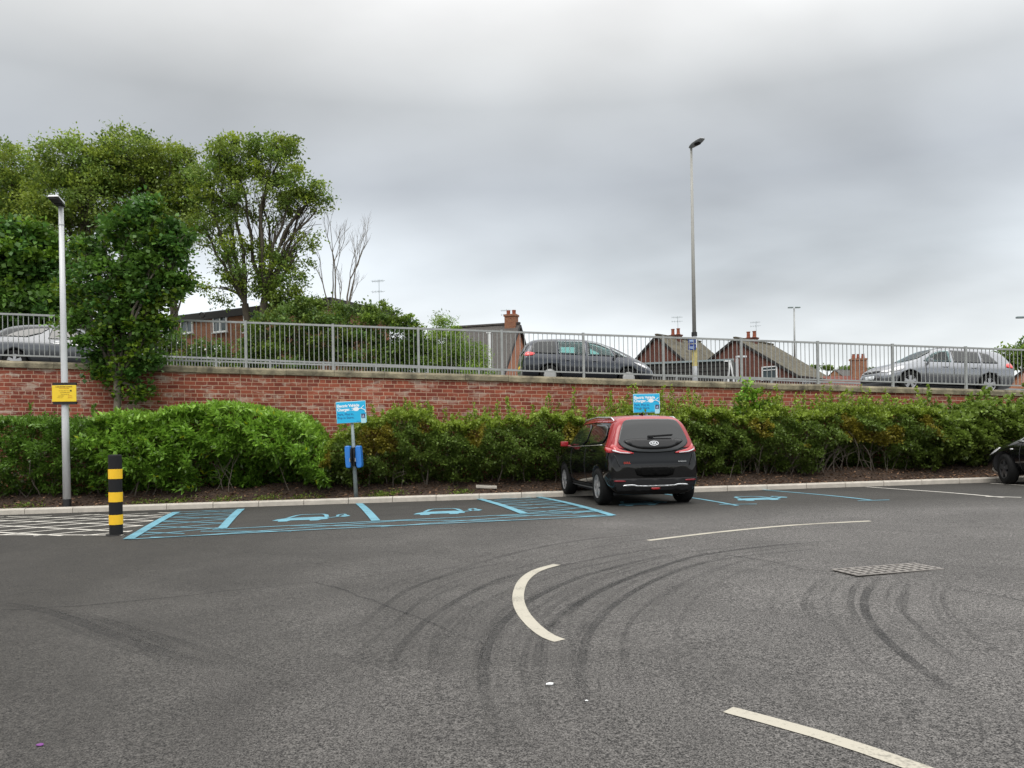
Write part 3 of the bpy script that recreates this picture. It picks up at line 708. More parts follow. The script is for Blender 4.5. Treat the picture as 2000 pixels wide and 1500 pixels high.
# --- charcoal people carrier on the far lane, heading right
def mpv_extra(r, T):
    for s in (-1, 1):
        mirror('m', r, .88, .82, 1.03, M['black_plastic'], s)
        panel(T, smooth_poly([(2.02, .72), (1.70, .84), (1.50, .86), (1.72, .74), (2.0, .64)], 1), s, 'headlamp', M['lamp_clear'], r, .012, 2)
        for hx in (-.75, .20): panel(T, [(hx - .09, .86), (hx + .09, .86), (hx + .09, .83), (hx - .09, .83)], s, 'door_handle', paint_mpv, r, .02, 1)
        for dx in (-1.02, -.08, .86): panel(T, [(dx, .95), (dx + .012, .95), (dx + .012, .35), (dx, .35)], s, 'door_gap', M['interior'], r, .004, 3)
        panel(T, [(-2.1, .48), (-1.75, .5), (-1.75, .46), (-2.1, .44)], s, 'bumper_trim', M['black_plastic'], r, .01, 2)
        panel(T, [(-.95, .46), (.95, .46), (.95, .42), (-.95, .42)], s, 'side_strip', M['black_plastic'], r, .012, 2)
    panel(T, smooth_poly([(-.6, 1.42), (.6, 1.42), (.68, 1.02), (-.68, 1.02)], 1), 'R', 'rear_window', M['glass_dark'], r, .012, 3)
    panel(T, smooth_poly([(1.62, -.60), (1.62, .60), (.72, .52), (.72, -.52)], 1), 'T', 'windscreen', M['glass_dark'], r, .008, 4)
    panel(T, [(-.26, .62), (.26, .62), (.26, .51), (-.26, .51)], 'R', 'number_plate', M['sign_yellow'], r, .012, 1)
paint_mpv = M['grey_car']
mpv_st = [(-2.24, .38, .66, .80, .62, .76, .76, .62), (-2.22, .24, .84, 1.05, .72, .83, .82, .66), (-2.12, .22, .94, 1.28, .74, .86, .84, .63), (-2.0, .22, .97, 1.47, .75, .87, .83, .60),
          (-1.8, .22, .98, 1.55, .76, .875, .83, .60), (-1.0, .22, .97, 1.61, .77, .88, .83, .61), (-.2, .22, .96, 1.62, .77, .88, .83, .61), (.35, .22, .95, 1.56, .77, .88, .83, .60),
          (.85, .22, .94, 1.38, .77, .88, .83, .60), (1.30, .22, .92, 1.17, .77, .88, .82, .62), (1.65, .22, .88, 1.01, .76, .87, .80, .62), (1.98, .22, .76, .88, .72, .84, .75, .58), (2.20, .26, .62, .72, .62, .74, .66, .50), (2.28, .36, .55, .62, .5, .6, .55, .42)]
mpv_win = [([(-2.02, 1.03), (-1.92, 1.36), (-1.72, 1.46), (-1.15, 1.50), (-1.12, 1.03)], 'dark'),
           ([(-1.05, 1.03), (-1.07, 1.50), (-.14, 1.52), (-.12, 1.02)], 'clear'),
           ([(-.04, 1.02), (-.05, 1.52), (.30, 1.49), (.72, 1.33), (.86, 1.02)], 'clear'),
           ([(.92, 1.02), (.80, 1.30), (1.15, 1.13), (1.36, 1.01)], 'clear')]
mpv = side_car('dark charcoal people carrier passing on the raised road, facing right', M['grey_car'], mpv_st, (-1.32, 1.36), .325, mpv_win, M['hubcap'], 'cap',
               [[(-.98, 1.09), (-.98, 1.44), (-.22, 1.46), (-.20, 1.09)], [(.04, 1.08), (.03, 1.46), (.30, 1.43), (.62, 1.30), (.72, 1.08)]],
               [[(-2.21, 1.0), (-2.10, 1.08), (-1.84, 1.05), (-1.86, .96), (-2.2, .92)]], mpv_extra, 'moving_car')
def on_road(px, a): p = PL(px, 740, a); return Vector((p.x, p.y, 0))
p = PL(1140, 757, 27.0); place_car(mpv, p, TH, 1.0, -.045)

# --- mid-grey hatchback on the near lane, heading left
def golf_extra(r, T):
    for s in (-1, 1):
        mirror('m', r, .72, .82, 1.0, M['golf_car'], s)
        panel(T, smooth_poly([(2.02, .66), (1.62, .80), (1.45, .80), (1.60, .66), (1.95, .60)], 1), s, 'headlamp', M['lamp_clear'], r, .012, 2)
        for hx in (-.78, .18): panel(T, [(hx - .09, .84), (hx + .09, .84), (hx + .09, .81), (hx - .09, .81)], s, 'door_handle', M['golf_car'], r, .02, 1)
        for dx in (-.98, -.10, .82): panel(T, [(dx, .92), (dx + .012, .92), (dx + .012, .30), (dx, .30)], s, 'door_gap', M['interior'], r, .004, 3)
        panel(T, [(-.9, .31), (.9, .31), (.88, .24), (-.88, .24)], s, 'sill_trim', M['black_plastic'], r, .01, 2)
        panel(T, smooth_poly([(s * .80, .66), (s * .52, .66), (s * .46, .60), (s * .78, .57)], 1), 'F', 'headlamp', M['lamp_clear'], r, .012, 2)
    panel(T, smooth_poly([(-.45, .66), (.45, .66), (.45, .60), (-.45, .60)], 1), 'F', 'grille', M['interior'], r, .012, 2)
    panel(T, smooth_poly([(-.60, .44), (.60, .44), (.52, .30), (-.52, .30)], 1), 'F', 'lower_grille', M['interior'], r, .010, 2)
    panel(T, [(-.26, .50), (.26, .50), (.26, .39), (-.26, .39)], 'F', 'number_plate', M['white_ink'], r, .018, 1)
    n = 20; b = MB().add([(0, q * math.cos(2 * math.pi * k / n), q * math.sin(2 * math.pi * k / n)) for q in (.06, .045) for k in range(n)], [(k, (k + 1) % n, n + (k + 1) % n, n + k) for k in range(n)])
    b.bar((.002, -.035, .035), (.002, 0, -.04), .012); b.bar((.002, .035, .035), (.002, 0, -.04), .012)
    h = T.ray_cast(Vector((6, 0, .64)), Vector((-1, 0, 0)))[0]; o = b.build('badge', M['chrome'], r); o.location = (h.x + .02, 0, .63)
    panel(T, smooth_poly([(1.12, -.60), (1.12, .60), (.34, .52), (.34, -.52)], 1), 'T', 'windscreen', M['glass_clear'], r, .008, 4)
    panel(T, smooth_poly([(-.52, 1.34), (.52, 1.34), (.62, 1.02), (-.62, 1.02)], 1), 'R', 'rear_window', M['glass_dark'], r, .010, 3)
    panel(T, smooth_poly([(.08, -.40), (.08, .40), (-.45, .40), (-.45, -.40)], 1), 'T', 'sunroof', M['glass_dark'], r, .006, 2)
golf_st = [(-2.14, .30, .66, .82, .70, .82, .80, .66), (-2.13, .22, .84, .99, .75, .86, .84, .68), (-2.08, .20, .90, 1.12, .76, .885, .85, .65), (-1.94, .19, .92, 1.33, .765, .89, .84, .60),
           (-1.76, .18, .93, 1.44, .77, .895, .83, .585), (-1.0, .18, .93, 1.475, .77, .895, .83, .60), (-.3, .18, .92, 1.485, .77, .895, .83, .605), (.12, .18, .91, 1.46, .77, .895, .83, .60), (.42, .18, .91, 1.38, .77, .895, .83, .60),
           (.82, .18, .90, 1.15, .77, .895, .83, .62), (1.12, .18, .89, 1.00, .77, .895, .82, .66), (1.60, .18, .80, .90, .76, .885, .79, .62), (1.92, .18, .68, .79, .72, .84, .74, .56), (2.08, .22, .56, .66, .64, .74, .66, .48), (2.13, .30, .48, .55, .5, .6, .55, .4)]
golf_win = [([(-1.62, .99), (-1.36, 1.30), (-1.10, 1.345), (-1.10, .98)], 'dark'), ([(-1.02, .98), (-1.02, 1.35), (-.12, 1.37), (-.12, .97)], 'dark'),
            ([(-.04, .97), (-.04, 1.37), (.20, 1.345), (.46, 1.26), (.86, .985), (.82, .96)], 'clear')]
golf = side_car('mid grey five door hatchback on the raised road, facing left', M['golf_car'], golf_st, (-1.30, 1.33), .318, golf_win, M['alloy'], 5,
                [[(.02, 1.03), (.02, 1.32), (.18, 1.30), (.42, 1.21), (.68, 1.03)]],
                [[(-2.12, .98), (-2.08, 1.02), (-1.86, .99), (-1.82, .88), (-2.12, .84)]], golf_extra, 'moving_car', .885)
p = PL(1822, 771, 23.9); place_car(golf, p, TH + math.pi, 1.0, .045)

# --- silver crossover on the far lane at the left
def suv_extra(r, T):
    for s in (-1, 1):
        mirror('m', r, .74, .84, 1.08, M['silver_car'], s)
        panel(T, [(-1.70, .52), (2.0, .46), (2.0, .26), (-1.78, .28)], s, 'side_cladding', M['black_plastic'], r, .006, 3) if False else None
        panel(T, smooth_poly([(.02, .96), (-.16, .96), (-.16, .93), (.02, .93)], 1), s, 'door_handle', M['chrome'], r, .02, 1)
        for dx in (-.30, .86): panel(T, [(dx, 1.0), (dx + .012, 1.0), (dx + .012, .35), (dx, .35)], s, 'door_gap', M['interior'], r, .004, 3)
        panel(T, [(-.30, .93), (1.85, .82), (1.85, .805), (-.30, .91)], s, 'crease_strip', M['chrome'], r, .008, 3)
        panel(T, smooth_poly([(2.0, .80), (1.62, .90), (1.5, .88), (1.7, .76), (2.0, .70)], 1), s, 'headlamp', M['lamp_clear'], r, .012, 2)
    panel(T, smooth_poly([(1.2, -.60), (1.2, .60), (.5, .52), (.5, -.52)], 1), 'T', 'windscreen', M['glass_dark'], r, .008, 4)
    panel(T, smooth_poly([(-.55, 1.38), (.55, 1.38), (.64, 1.08), (-.64, 1.08)], 1), 'R', 'rear_window', M['glass_dark'], r, .010, 3)
suv_st = [(-2.16, .40, .70, .84, .66, .80, .78, .62), (-2.13, .28, .84, 1.02, .74, .87, .84, .66), (-2.02, .26, .95, 1.20, .75, .90, .85, .62), (-1.82, .25, 1.0, 1.38, .76, .91, .84, .58),
          (-1.5, .25, 1.02, 1.48, .77, .915, .84, .58), (-1.0, .25, 1.02, 1.53, .77, .915, .84, .60), (-.3, .25, 1.01, 1.55, .77, .915, .84, .60), (.15, .25, 1.0, 1.52, .77, .915, .84, .60), (.48, .25, 1.0, 1.43, .77, .915, .84, .60),
          (.9, .25, .98, 1.20, .77, .915, .83, .62), (1.2, .25, .97, 1.07, .77, .915, .82, .66), (1.65, .25, .90, .98, .76, .90, .79, .62), (1.98, .26, .76, .84, .72, .85, .74, .56), (2.14, .32, .62, .70, .62, .74, .66, .48)]
suv_win = [([(-1.98, 1.08), (-1.62, 1.36), (-1.2, 1.43), (-.42, 1.46), (-.42, 1.36), (-.62, 1.20), (-.98, 1.08)], 'dark'),
           ([(-.36, 1.04), (-.32, 1.46), (.10, 1.45), (.44, 1.36), (.92, 1.05)], 'dark')]
suv = side_car('silver grey crossover on the raised road behind the front maple tree', M['silver_car'], suv_st, (-1.30, 1.34), .335, suv_win, M['alloy'], 5, [],
               [[(-2.16, 1.02), (-2.02, 1.05), (-1.78, 1.02), (-1.84, .92), (-2.16, .90)]], suv_extra, 'moving_car', .90)
p = PL(140, 733, 26.6); place_car(suv, p, TH, 1.0, -.04)

# --- black car at the right edge, nose against the hedge
def black_extra(r, T):
    for s in (-1, 1):
        panel(T, smooth_poly([(2.04, .66), (1.70, .80), (1.50, .80), (1.64, .68), (1.95, .60)], 1), s, 'headlamp', M['lamp_clear'], r, .010, 2)
        panel(T, [(-1.70, .945), (.98, .925), (.98, .945), (-1.70, .965)], s, 'window_trim', M['chrome'], r, .016, 3)
        panel(T, [(.98, .93), (.50, 1.29), (.48, 1.27), (.93, .93)], s, 'window_trim', M['chrome'], r, .018, 3)
        panel(T, smooth_poly([(1.12, .78), (1.02, .78), (1.02, .75), (1.12, .75)], 1), s, 'side_repeater', M['lamp_clear'], r, .012, 1)
        for dx in (-.10, .82): panel(T, [(dx, .92), (dx + .012, .92), (dx + .012, .30), (dx, .30)], s, 'door_gap', M['interior'], r, .004, 3)
    panel(T, smooth_poly([(1.12, -.60), (1.12, .60), (.34, .52), (.34, -.52)], 1), 'T', 'windscreen', M['glass_dark'], r, .008, 4)
blk = side_car('glossy black car parked nose in to the hedge at the right edge', M['black_car'], golf_st, (-1.30, 1.33), .33, [(q, 'dark') for q, _ in golf_win], M['alloy_dark'], 5, [],
               [[(-2.12, .98), (-2.08, 1.02), (-1.86, .99), (-1.82, .88), (-2.12, .84)]], black_extra, 'parked_car', .885)
hb = math.radians(90 + 4)
pw = G(1962, 946); axf = pw + Matrix.Rotation(hb, 3, 'Z') @ Vector((0, -.86, 0)); axf.z = gz(axf.x, axf.y)
place_car(blk, axf, hb, 1.0, 0, 1.33)
for o in [k for k in blk.children if k.name.startswith('wheel') and k.location.x > 0]: o.rotation_euler = (0, 0, math.radians(-14))

# ------------------------------------------------------------------ painted lines, tyre marks, seams
def strip(b, pts, w, lift=.004, ends=None):
    pts = [Vector((p.x, p.y, 0)) for p in pts]; vs = []
    if len(pts) == 2: pts = [pts[0].lerp(pts[1], k / 12) for k in range(13)]
    for i, p in enumerate(pts):
        d = (pts[min(i + 1, len(pts) - 1)] - pts[max(i - 1, 0)]).normalized(); n = Vector((-d.y, d.x, 0)) * w / 2
        for q in (p + n, p - n): vs.append((q.x, q.y, gz(q.x, q.y) + lift))
    b.add(vs, [(2 * i, 2 * i + 1, 2 * i + 3, 2 * i + 2) for i in range(len(pts) - 1)])
    return vs
def dense(pts, step=.25):                      # Catmull-Rom through the points
    out = []
    q = [pts[0]] + list(pts) + [pts[-1]]
    for i in range(1, len(q) - 2):
        p0, p1, p2, p3 = q[i - 1:i + 3]; n = max(2, int((p2 - p1).length / step))
        for k in range(n):
            t = k / n
            out.append(.5 * ((2 * p1) + (p2 - p0) * t + (2 * p0 - 5 * p1 + 4 * p2 - p3) * t * t + (3 * p1 - p0 - 3 * p2 + p3) * t ** 3))
    out.append(pts[-1]); return out
def gl(*px): return [G(x, y) for x, y in px]
def clip_line(p, d, poly):
    lo, hi = -99, 99; n = len(poly); area = sum(poly[i].x * poly[(i + 1) % n].y - poly[(i + 1) % n].x * poly[i].y for i in range(n))
    sgn = 1 if area > 0 else -1
    for i in range(n):
        a, b = poly[i], poly[(i + 1) % n]; e = b - a; nx, ny = -e.y * sgn, e.x * sgn
        den = d.x * nx + d.y * ny; num = (a.x - p.x) * nx + (a.y - p.y) * ny
        if abs(den) < 1e-9: continue
        t = num / den
        if den > 0: lo = max(lo, t)
        else: hi = min(hi, t)
    return (p + d * lo, p + d * hi) if hi > lo + .05 else None
def hatch(b, poly, ang, gap, w, lift):
    poly = [Vector((p.x, p.y, 0)) for p in poly]; c = sum(poly, Vector()) / len(poly)
    d = Vector((math.cos(ang), math.sin(ang), 0)); n = Vector((-d.y, d.x, 0))
    for k in range(-30, 31):
        r = clip_line(c + n * gap * (k + .5), d, poly)
        if r: strip(b, dense([r[0], r[1]], .5), w, lift)
bw = MB()                                       # white lines
strip(bw, dense(gl((1088, 1103), (1048, 1115), (1022, 1135), (1012, 1165), (1020, 1195), (1045, 1225), (1072, 1244), (1094, 1252)), .1), .098)
strip(bw, dense(gl((1266, 1056), (1400, 1040), (1550, 1026), (1700, 1018)), .3), .09)
strip(bw, dense(gl((1422, 1387), (1600, 1436), (1790, 1500), (1990, 1576)), .3), .098)
struct(bw.build('white_lane_line', M['white_paint']))
bw = MB()
wq = gl((-260, 1068), (-150, 1016), (338, 1003), (236, 1052)); wq = gl((-300, 1050), (-120, 1013), (338, 1001), (240, 1046))
for an, gp in ((TH + .62, .62), (TH - .55, .62)): hatch(bw, wq, an, gp, .065, .004 if an > 0 else .006)
strip(bw, dense(gl((-200, 1045), (240, 1046)), .5), .06, .008)
strip(bw, gl((1692, 951), (1960, 972)), .07); strip(bw, gl((1925, 970), (1995, 972)), .07, .006); strip(bw, gl((1935, 944), (2100, 954)), .07)
strip(bw, gl((238, 1050), (300, 1006)), .001)
struct(bw.build('white_bay_marking', M['white_bay']))
bb = MB()                                       # blue charging bays
A1, A2, A3, A4, A5, A6 = (251, 1054), (345, 1001), (470, 995), (434, 1033), (1197, 1008), (1045, 970)
for i, (a, b_, w) in enumerate((((251, 1054), (345, 1001), .15), ((434, 1033), (471, 995), .14), ((701, 984), (734, 1018), .14), ((933, 974), (1024, 1004), .14), ((1046, 970), (1197, 1008), .13))):
    strip(bb, gl(a, b_), w, .012)
strip(bb, dense(gl((251, 1054), (640, 1034), (1197, 1008)), .5), .055, .010)
strip(bb, dense(gl((415, 1035), (734, 1019), (1024, 1005), (1176, 997)), .5), .055, .008)
strip(bb, gl((345, 1001), (471, 995)), .05, .008); strip(bb, gl((933, 974), (1046, 970)), .05, .008)
for q in (gl((251, 1054), (345, 1001), (471, 995), (434, 1035)), gl((933, 974), (1024, 1005), (1172, 1002), (1046, 970))):
    hatch(bb, q, TH + .55, .60, .05, .004); hatch(bb, q, TH - .5, .60, .05, .006)
qs = gl((265, 1053), (420, 1035), (1150, 998), (1185, 1008))
hatch(bb, qs, TH + .30, .62, .05, .004); hatch(bb, qs, TH - .30, .62, .05, .006)
strip(bb, gl((1270, 961), (1440, 988)), .08, .006); strip(bb, gl((1405, 986), (1478, 985)), .06, .008)
strip(bb, gl((1482, 956), (1700, 977)), .08, .006); strip(bb, gl((1675, 979), (1737, 977)), .06, .008)
def ev_icon(px0, py0, wpx):                     # a car outline trailing a plug, lying on the tarmac
    o = G(px0, py0); e = G(px0 + wpx, py0 - wpx * .030); U = (e - o); W = U.length * .9; U = Vector((U.x, U.y, 0)).normalized(); V = Vector((-U.y, U.x, 0))
    def at(u, v): q = o + U * u * W + V * v * 1.5; return Vector((q.x, q.y, 0))
    def poly(pts, lift): bb.add([(q.x, q.y, gz(q.x, q.y) + lift) for q in (at(*p) for p in pts)], [tuple(range(len(pts)))])
    low = [(0, .10), (.03, .22), (.14, .34), (.26, .36), (.62, .40), (.74, .34), (.80, .26), (.80, .12), (.72, .10), (.70, .02), (.58, .02), (.55, .10), (.27, .10), (.25, .0), (.12, .0), (.10, .09)]
    for a, b_ in zip(range(0, 1), range(1)): pass
    poly(low, .005)
    strip(bb, [at(*p) for p in ((.15, .36), (.20, .62), (.26, .70), (.58, .70), (.66, .60), (.74, .34))], .07, .007)
    strip(bb, dense([at(.78, .24), at(.90, .34), at(.86, .52), at(.93, .62), at(.98, .5)], .05), .05, .008)
    poly([(.93, .34), (1.02, .30), (1.08, .40), (1.02, .50), (.94, .46)], .006)
ev_icon(526, 1020, 150); ev_icon(806, 1007, 140); ev_icon(1212, 989, 110); ev_icon(1448, 979, 118)
struct(bb.build('blue_bay_marking', M['blue_paint']))
# rubber arcs swept by turning cars
sk = MB(); fade = []
def skid(pts, w, k=1.0, first=True):
    if first:
        for q in (1, -1, 2.2): skid([p + Vector(((p.x > 0) * .0 + q * .24 + rnd.uniform(-.03, .03), -q * .10, 0)) for p in pts[rnd.randint(0, 1):]], w * .7, k * rnd.uniform(.25, .5), False)
    w *= .48; k = min(1, k * 1.15)
    vs = dense(pts, .12); n = len(vs)
    pts2 = [Vector((p.x, p.y, 0)) for p in vs]; rows = []
    for i, p in enumerate(pts2):
        d = (pts2[min(i + 1, n - 1)] - pts2[max(i - 1, 0)]).normalized(); nn = Vector((-d.y, d.x, 0))
        t = i / (n - 1); e = min(1, t * 5, (1 - t) * 5)
        for j, f in ((-1, 0), (-.72, .95), (0, .8), (.72, 1), (1, 0)):
            q = p + nn * j * w / 2; rows.append((q.x, q.y, gz(q.x, q.y) + .0025)); fade.append(f * e * k)
    sk.add(rows, [(5 * i + j, 5 * i + j + 1, 5 * i + j + 6, 5 * i + j + 5) for i in range(n - 1) for j in range(4)])
def c5(*p): return [G(900 + a / 1.818, 1040 + b / 1.818) for a, b in p]
def c4(*p): return [G(a / 2, 1050 + b / 2) for a, b in p]
for pts, w, k in ((c5((190, 760), (125, 680), (88, 580), (80, 470), (105, 385), (170, 300), (270, 228), (430, 158), (610, 108), (800, 66)), .17, .75), (c5((70, 520), (60, 440), (90, 360), (150, 280), (240, 210)), .14, .35),
                  (c5((470, 720), (436, 600), (428, 480), (450, 370), (520, 280), (640, 195), (800, 125), (1000, 85), (1250, 60)), .15, .6), (c5((300, 370), (360, 300), (500, 205), (690, 130), (850, 82), (1100, 48), (1350, 30)), .17, .7),
                  (c5((270, 540), (272, 440), (300, 350), (380, 270), (520, 190), (700, 122)), .14, .5), (c5((1800, 600), (1630, 480), (1520, 390), (1450, 310), (1432, 250), (1450, 200), (1490, 162)), .15, .8),
                  (c5((1420, 330), (1385, 260), (1395, 200), (1430, 165)), .12, .5), (c5((1270, 330), (1218, 262), (1245, 200), (1300, 160)), .12, .4), (c5((1620, 330), (1575, 280), (1590, 200)), .10, .35),
                  (c5((-100, 170), (60, 110), (250, 60), (450, 25), (720, 0)), .18, .5), (c5((-60, 270), (60, 200), (200, 150), (400, 110), (600, 72), (800, 45)), .16, .45),
                  (c4((0, 255), (200, 292), (400, 365), (600, 435), (840, 510)), .26, .55), (c4((300, 290), (520, 360), (700, 440)), .2, .3), (c4((1380, 370), (1500, 268), (1620, 192), (1800, 132), (2000, 92)), .15, .5),
                  (c4((1540, 540), (1550, 450), (1650, 340), (1760, 260), (1900, 190), (2060, 150)), .16, .45), (c4((1700, 520), (1700, 400), (1790, 300), (1900, 240)), .16, .25)):
    skid(pts, w, k)
so = sk.build('tyre_marks', M['stain']); at_ = so.data.attributes.new('fade', 'FLOAT', 'POINT'); at_.data.foreach_set('value', fade); struct(so)
sm = MB(); sfade = []
def wob(pts): return [p + Vector((rnd.uniform(-.02, .02), rnd.uniform(-.03, .03), 0)) for p in dense(pts, .2)]
for q in (c4((0, 285), (300, 268), (600, 240), (900, 208), (1240, 172), (1640, 128)), c4((1240, 175), (1500, 262), (1700, 345), (1900, 412)), c5((850, 75), (1050, 95), (1200, 128), (1320, 140)), c5((1760, 205), (1900, 225), (2010, 245))):
    vs_ = strip(sm, wob(q), .026, .0045); sfade += [.6 + .3 * math.sin(i * .21) for i in range(len(vs_))]
so = sm.build('tarmac_seams', M['stain']); at_ = so.data.attributes.new('fade', 'FLOAT', 'POINT'); at_.data.foreach_set('value', sfade); struct(so)
# drainage grating
def grate():
    Lc, Bc, Rc, Tc = G(1622, 1115), G(1682, 1127), G(1842, 1111), G(1785, 1101)
    o = (Lc + Bc + Rc + Tc) / 4; U = ((Rc - Bc) + (Tc - Lc)); L_ = U.length / 2; U = Vector((U.x, U.y, 0)).normalized(); V = Vector((-U.y, U.x, 0)); W_ = ((Tc - Rc).length + (Lc - Bc).length) / 2
    r = empty('drain_grating', o + Vector((0, 0, .006)), math.atan2(U.y, U.x), 'worn iron drain grating set flush in the tarmac', 'drain')
    b = MB(); nx, ny = 10, 4
    for i in range(nx + 1): b.box((-L_ / 2 + L_ * i / nx, 0, .002), (.022, W_, .008))
    for j in range(ny + 1): b.box((0, -W_ / 2 + W_ * j / ny, .0035), (L_ + .022, .014, .008))
    b.build('grid', M['grate'], r); MB().box((0, 0, -.004), (L_, W_, .006)).build('pit', M['seam'], r)
grate()
# litter
def flake(name, px, py, sz, m, label, cat, z=None):
    p = G(px, py) if z is None else z; b = MB(); n = 7
    pts = [(math.cos(k * 6.283 / n) * sz * rnd.uniform(.6, 1), math.sin(k * 6.283 / n) * sz * .7 * rnd.uniform(.6, 1)) for k in range(n)]
    vs = [(x, y, rnd.uniform(0, sz * .35)) for x, y in pts] + [(0, 0, sz * .4)] + [(x, y, 0) for x, y in pts]
    b.add(vs, [(k, (k + 1) % n, n) for k in range(n)] + [(k, n + 1 + k, n + 1 + (k + 1) % n, (k + 1) % n) for k in range(n)] + [tuple(range(2 * n, n, -1))])
    o = fixnormals(b.build(name, m)); o.location = p + Vector((0, 0, .004)); return tag(o, label, cat)
flake('litter', 78, 1457, .022, mat('purple_wrapper', (.16, .03, .2), .4), 'small crumpled purple wrapper on the tarmac at the lower left', 'litter')
flake('litter', 1073, 1338, .028, M['upvc'], 'white scrap of paper on the tarmac below the curved white line', 'litter')
flake('litter', 1797, 946, .13, M['upvc'], 'crumpled white litter lying against the kerb at the right', 'litter')
flake('litter', 1146, 1370, .012, M['upvc'], 'tiny white speck of litter right of the larger paper scrap', 'litter')
sp = P(950, 950, 17.5); sp.z = bed_z(sp.x, sp.y - B * sp.x) + .03
o = MB().box((0, 0, 0), (.46, .16, .05)).build('concrete_slab', M['kerb'], bevel=.006); o.location = sp; o.rotation_euler = (.12, .05, .1); tag(o, 'loose grey concrete slab piece lying on the bark near the kerb', 'slab')

# ------------------------------------------------------------------ posts, signs, bollard
def post_z(px, py, a):                         # foot of a thing standing in the bed
    p = PL(px, py, a); return Vector((p.x, p.y, bed_z(p.x, a) if a > KA + .1 else gz(p.x, p.y)))
def lamp_left():
    f = post_z(131, 985, KA + .28); top = P(119, 400, f.y); H = top.z - f.z
    r = empty('lamp_post', f, 0, 'short white lamp post with black foot and flat head, holding the yellow notice', 'lamp post')
    MB().tube([(0, 0, -.1), (0, 0, .19)], [.081, .080], 20).build('base_section', M['black_paint'], r, smooth=False)
    dx = top.x - f.x
    MB().tube([(0, 0, .19), (dx * .25, 0, H * .28), (dx * .62, 0, H * .62), (dx * .95, 0, H - .02)], [.076, .069, .058, .046], 20).build('pole', M['lamp_white'], r, smooth=True)
    MB().tube([(dx * .92, 0, H - .42), (dx * .925, 0, H - .40)], [.056, .056], 16).build('collar', M['lamp_white'], r)
    b = MB().add([(.07, .09, 0), (-.07, .09, 0), (-.12, -.10, .01), (-.12, -.55, .03), (.12, -.60, .03), (.12, -.12, .01),
                  (.06, .08, .07), (-.06, .08, .07), (-.10, -.10, .07), (-.10, -.53, .065), (.10, -.58, .065), (.10, -.10, .07)],
                 [(0, 1, 2, 3, 4, 5)[::-1], (6, 7, 8, 9, 10, 11)] + [(i, (i + 1) % 6, 6 + (i + 1) % 6, 6 + i) for i in range(6)])
    o = fixnormals(b.build('lamp_head', M['lamp_white'], r)); o.location = (dx, 0, H - .03); o.rotation_euler = (math.radians(-3), 0, math.radians(13)); o.scale = (.9, .85, 1)
    MB().box((0, -.40, .004), (.20, .32, .03)).box((0, -.10, -.006), (.18, .2, .016)).build('lens', M['black_plastic'], o)
    # notice
    c = P(125.5, 768.5, f.y - .10)
    s = empty('notice_board', c, math.radians(4), 'small yellow parking notice clamped to the white lamp post', 'sign')
    MB().box((0, .0, 0), (.475, .022, .335)).build('plate', M['sign_yellow'], s, bevel=.004)
    for z in (.195, -.195):
        b = MB().box((0, .03, z), (.46, .05, .055)); b.box((0, .11, z), (.19, .19, .03)); b.build('clamp', M['black_paint'], s)
    y = -.013
    def tx(t, x, z, sz, m=M['brown_ink'], bold=.0): o = text_obj(t, sz, 'lettering', m, s, bold); o.rotation_euler = (math.pi / 2, 0, 0); o.location = (x, y, z); return o
    tx('2 HOURS FREE PARKING', 0, .135, .030, bold=.001); tx('Terms and conditions apply', 0, .105, .018, M['red_ink'])
    tx('No return within 1 hour', 0, .055, .020); tx('CUSTOMERS ONLY', .02, .015, .022); tx('please park within the', .02, -.02, .018); tx('marked bays', -.06, -.05, .022); tx('disabled and', .12, -.05, .018, M['red_ink']); tx('24 hours a day', -.08, -.085, .018); tx('parent bays', .12, -.085, .018, M['red_ink'])
    MB().box((.135, y, .065), (.036, .003, .012)).box((.135, y, .045), (.036, .003, .012)).build('symbol', M['black_paint'], s)
lamp_left()

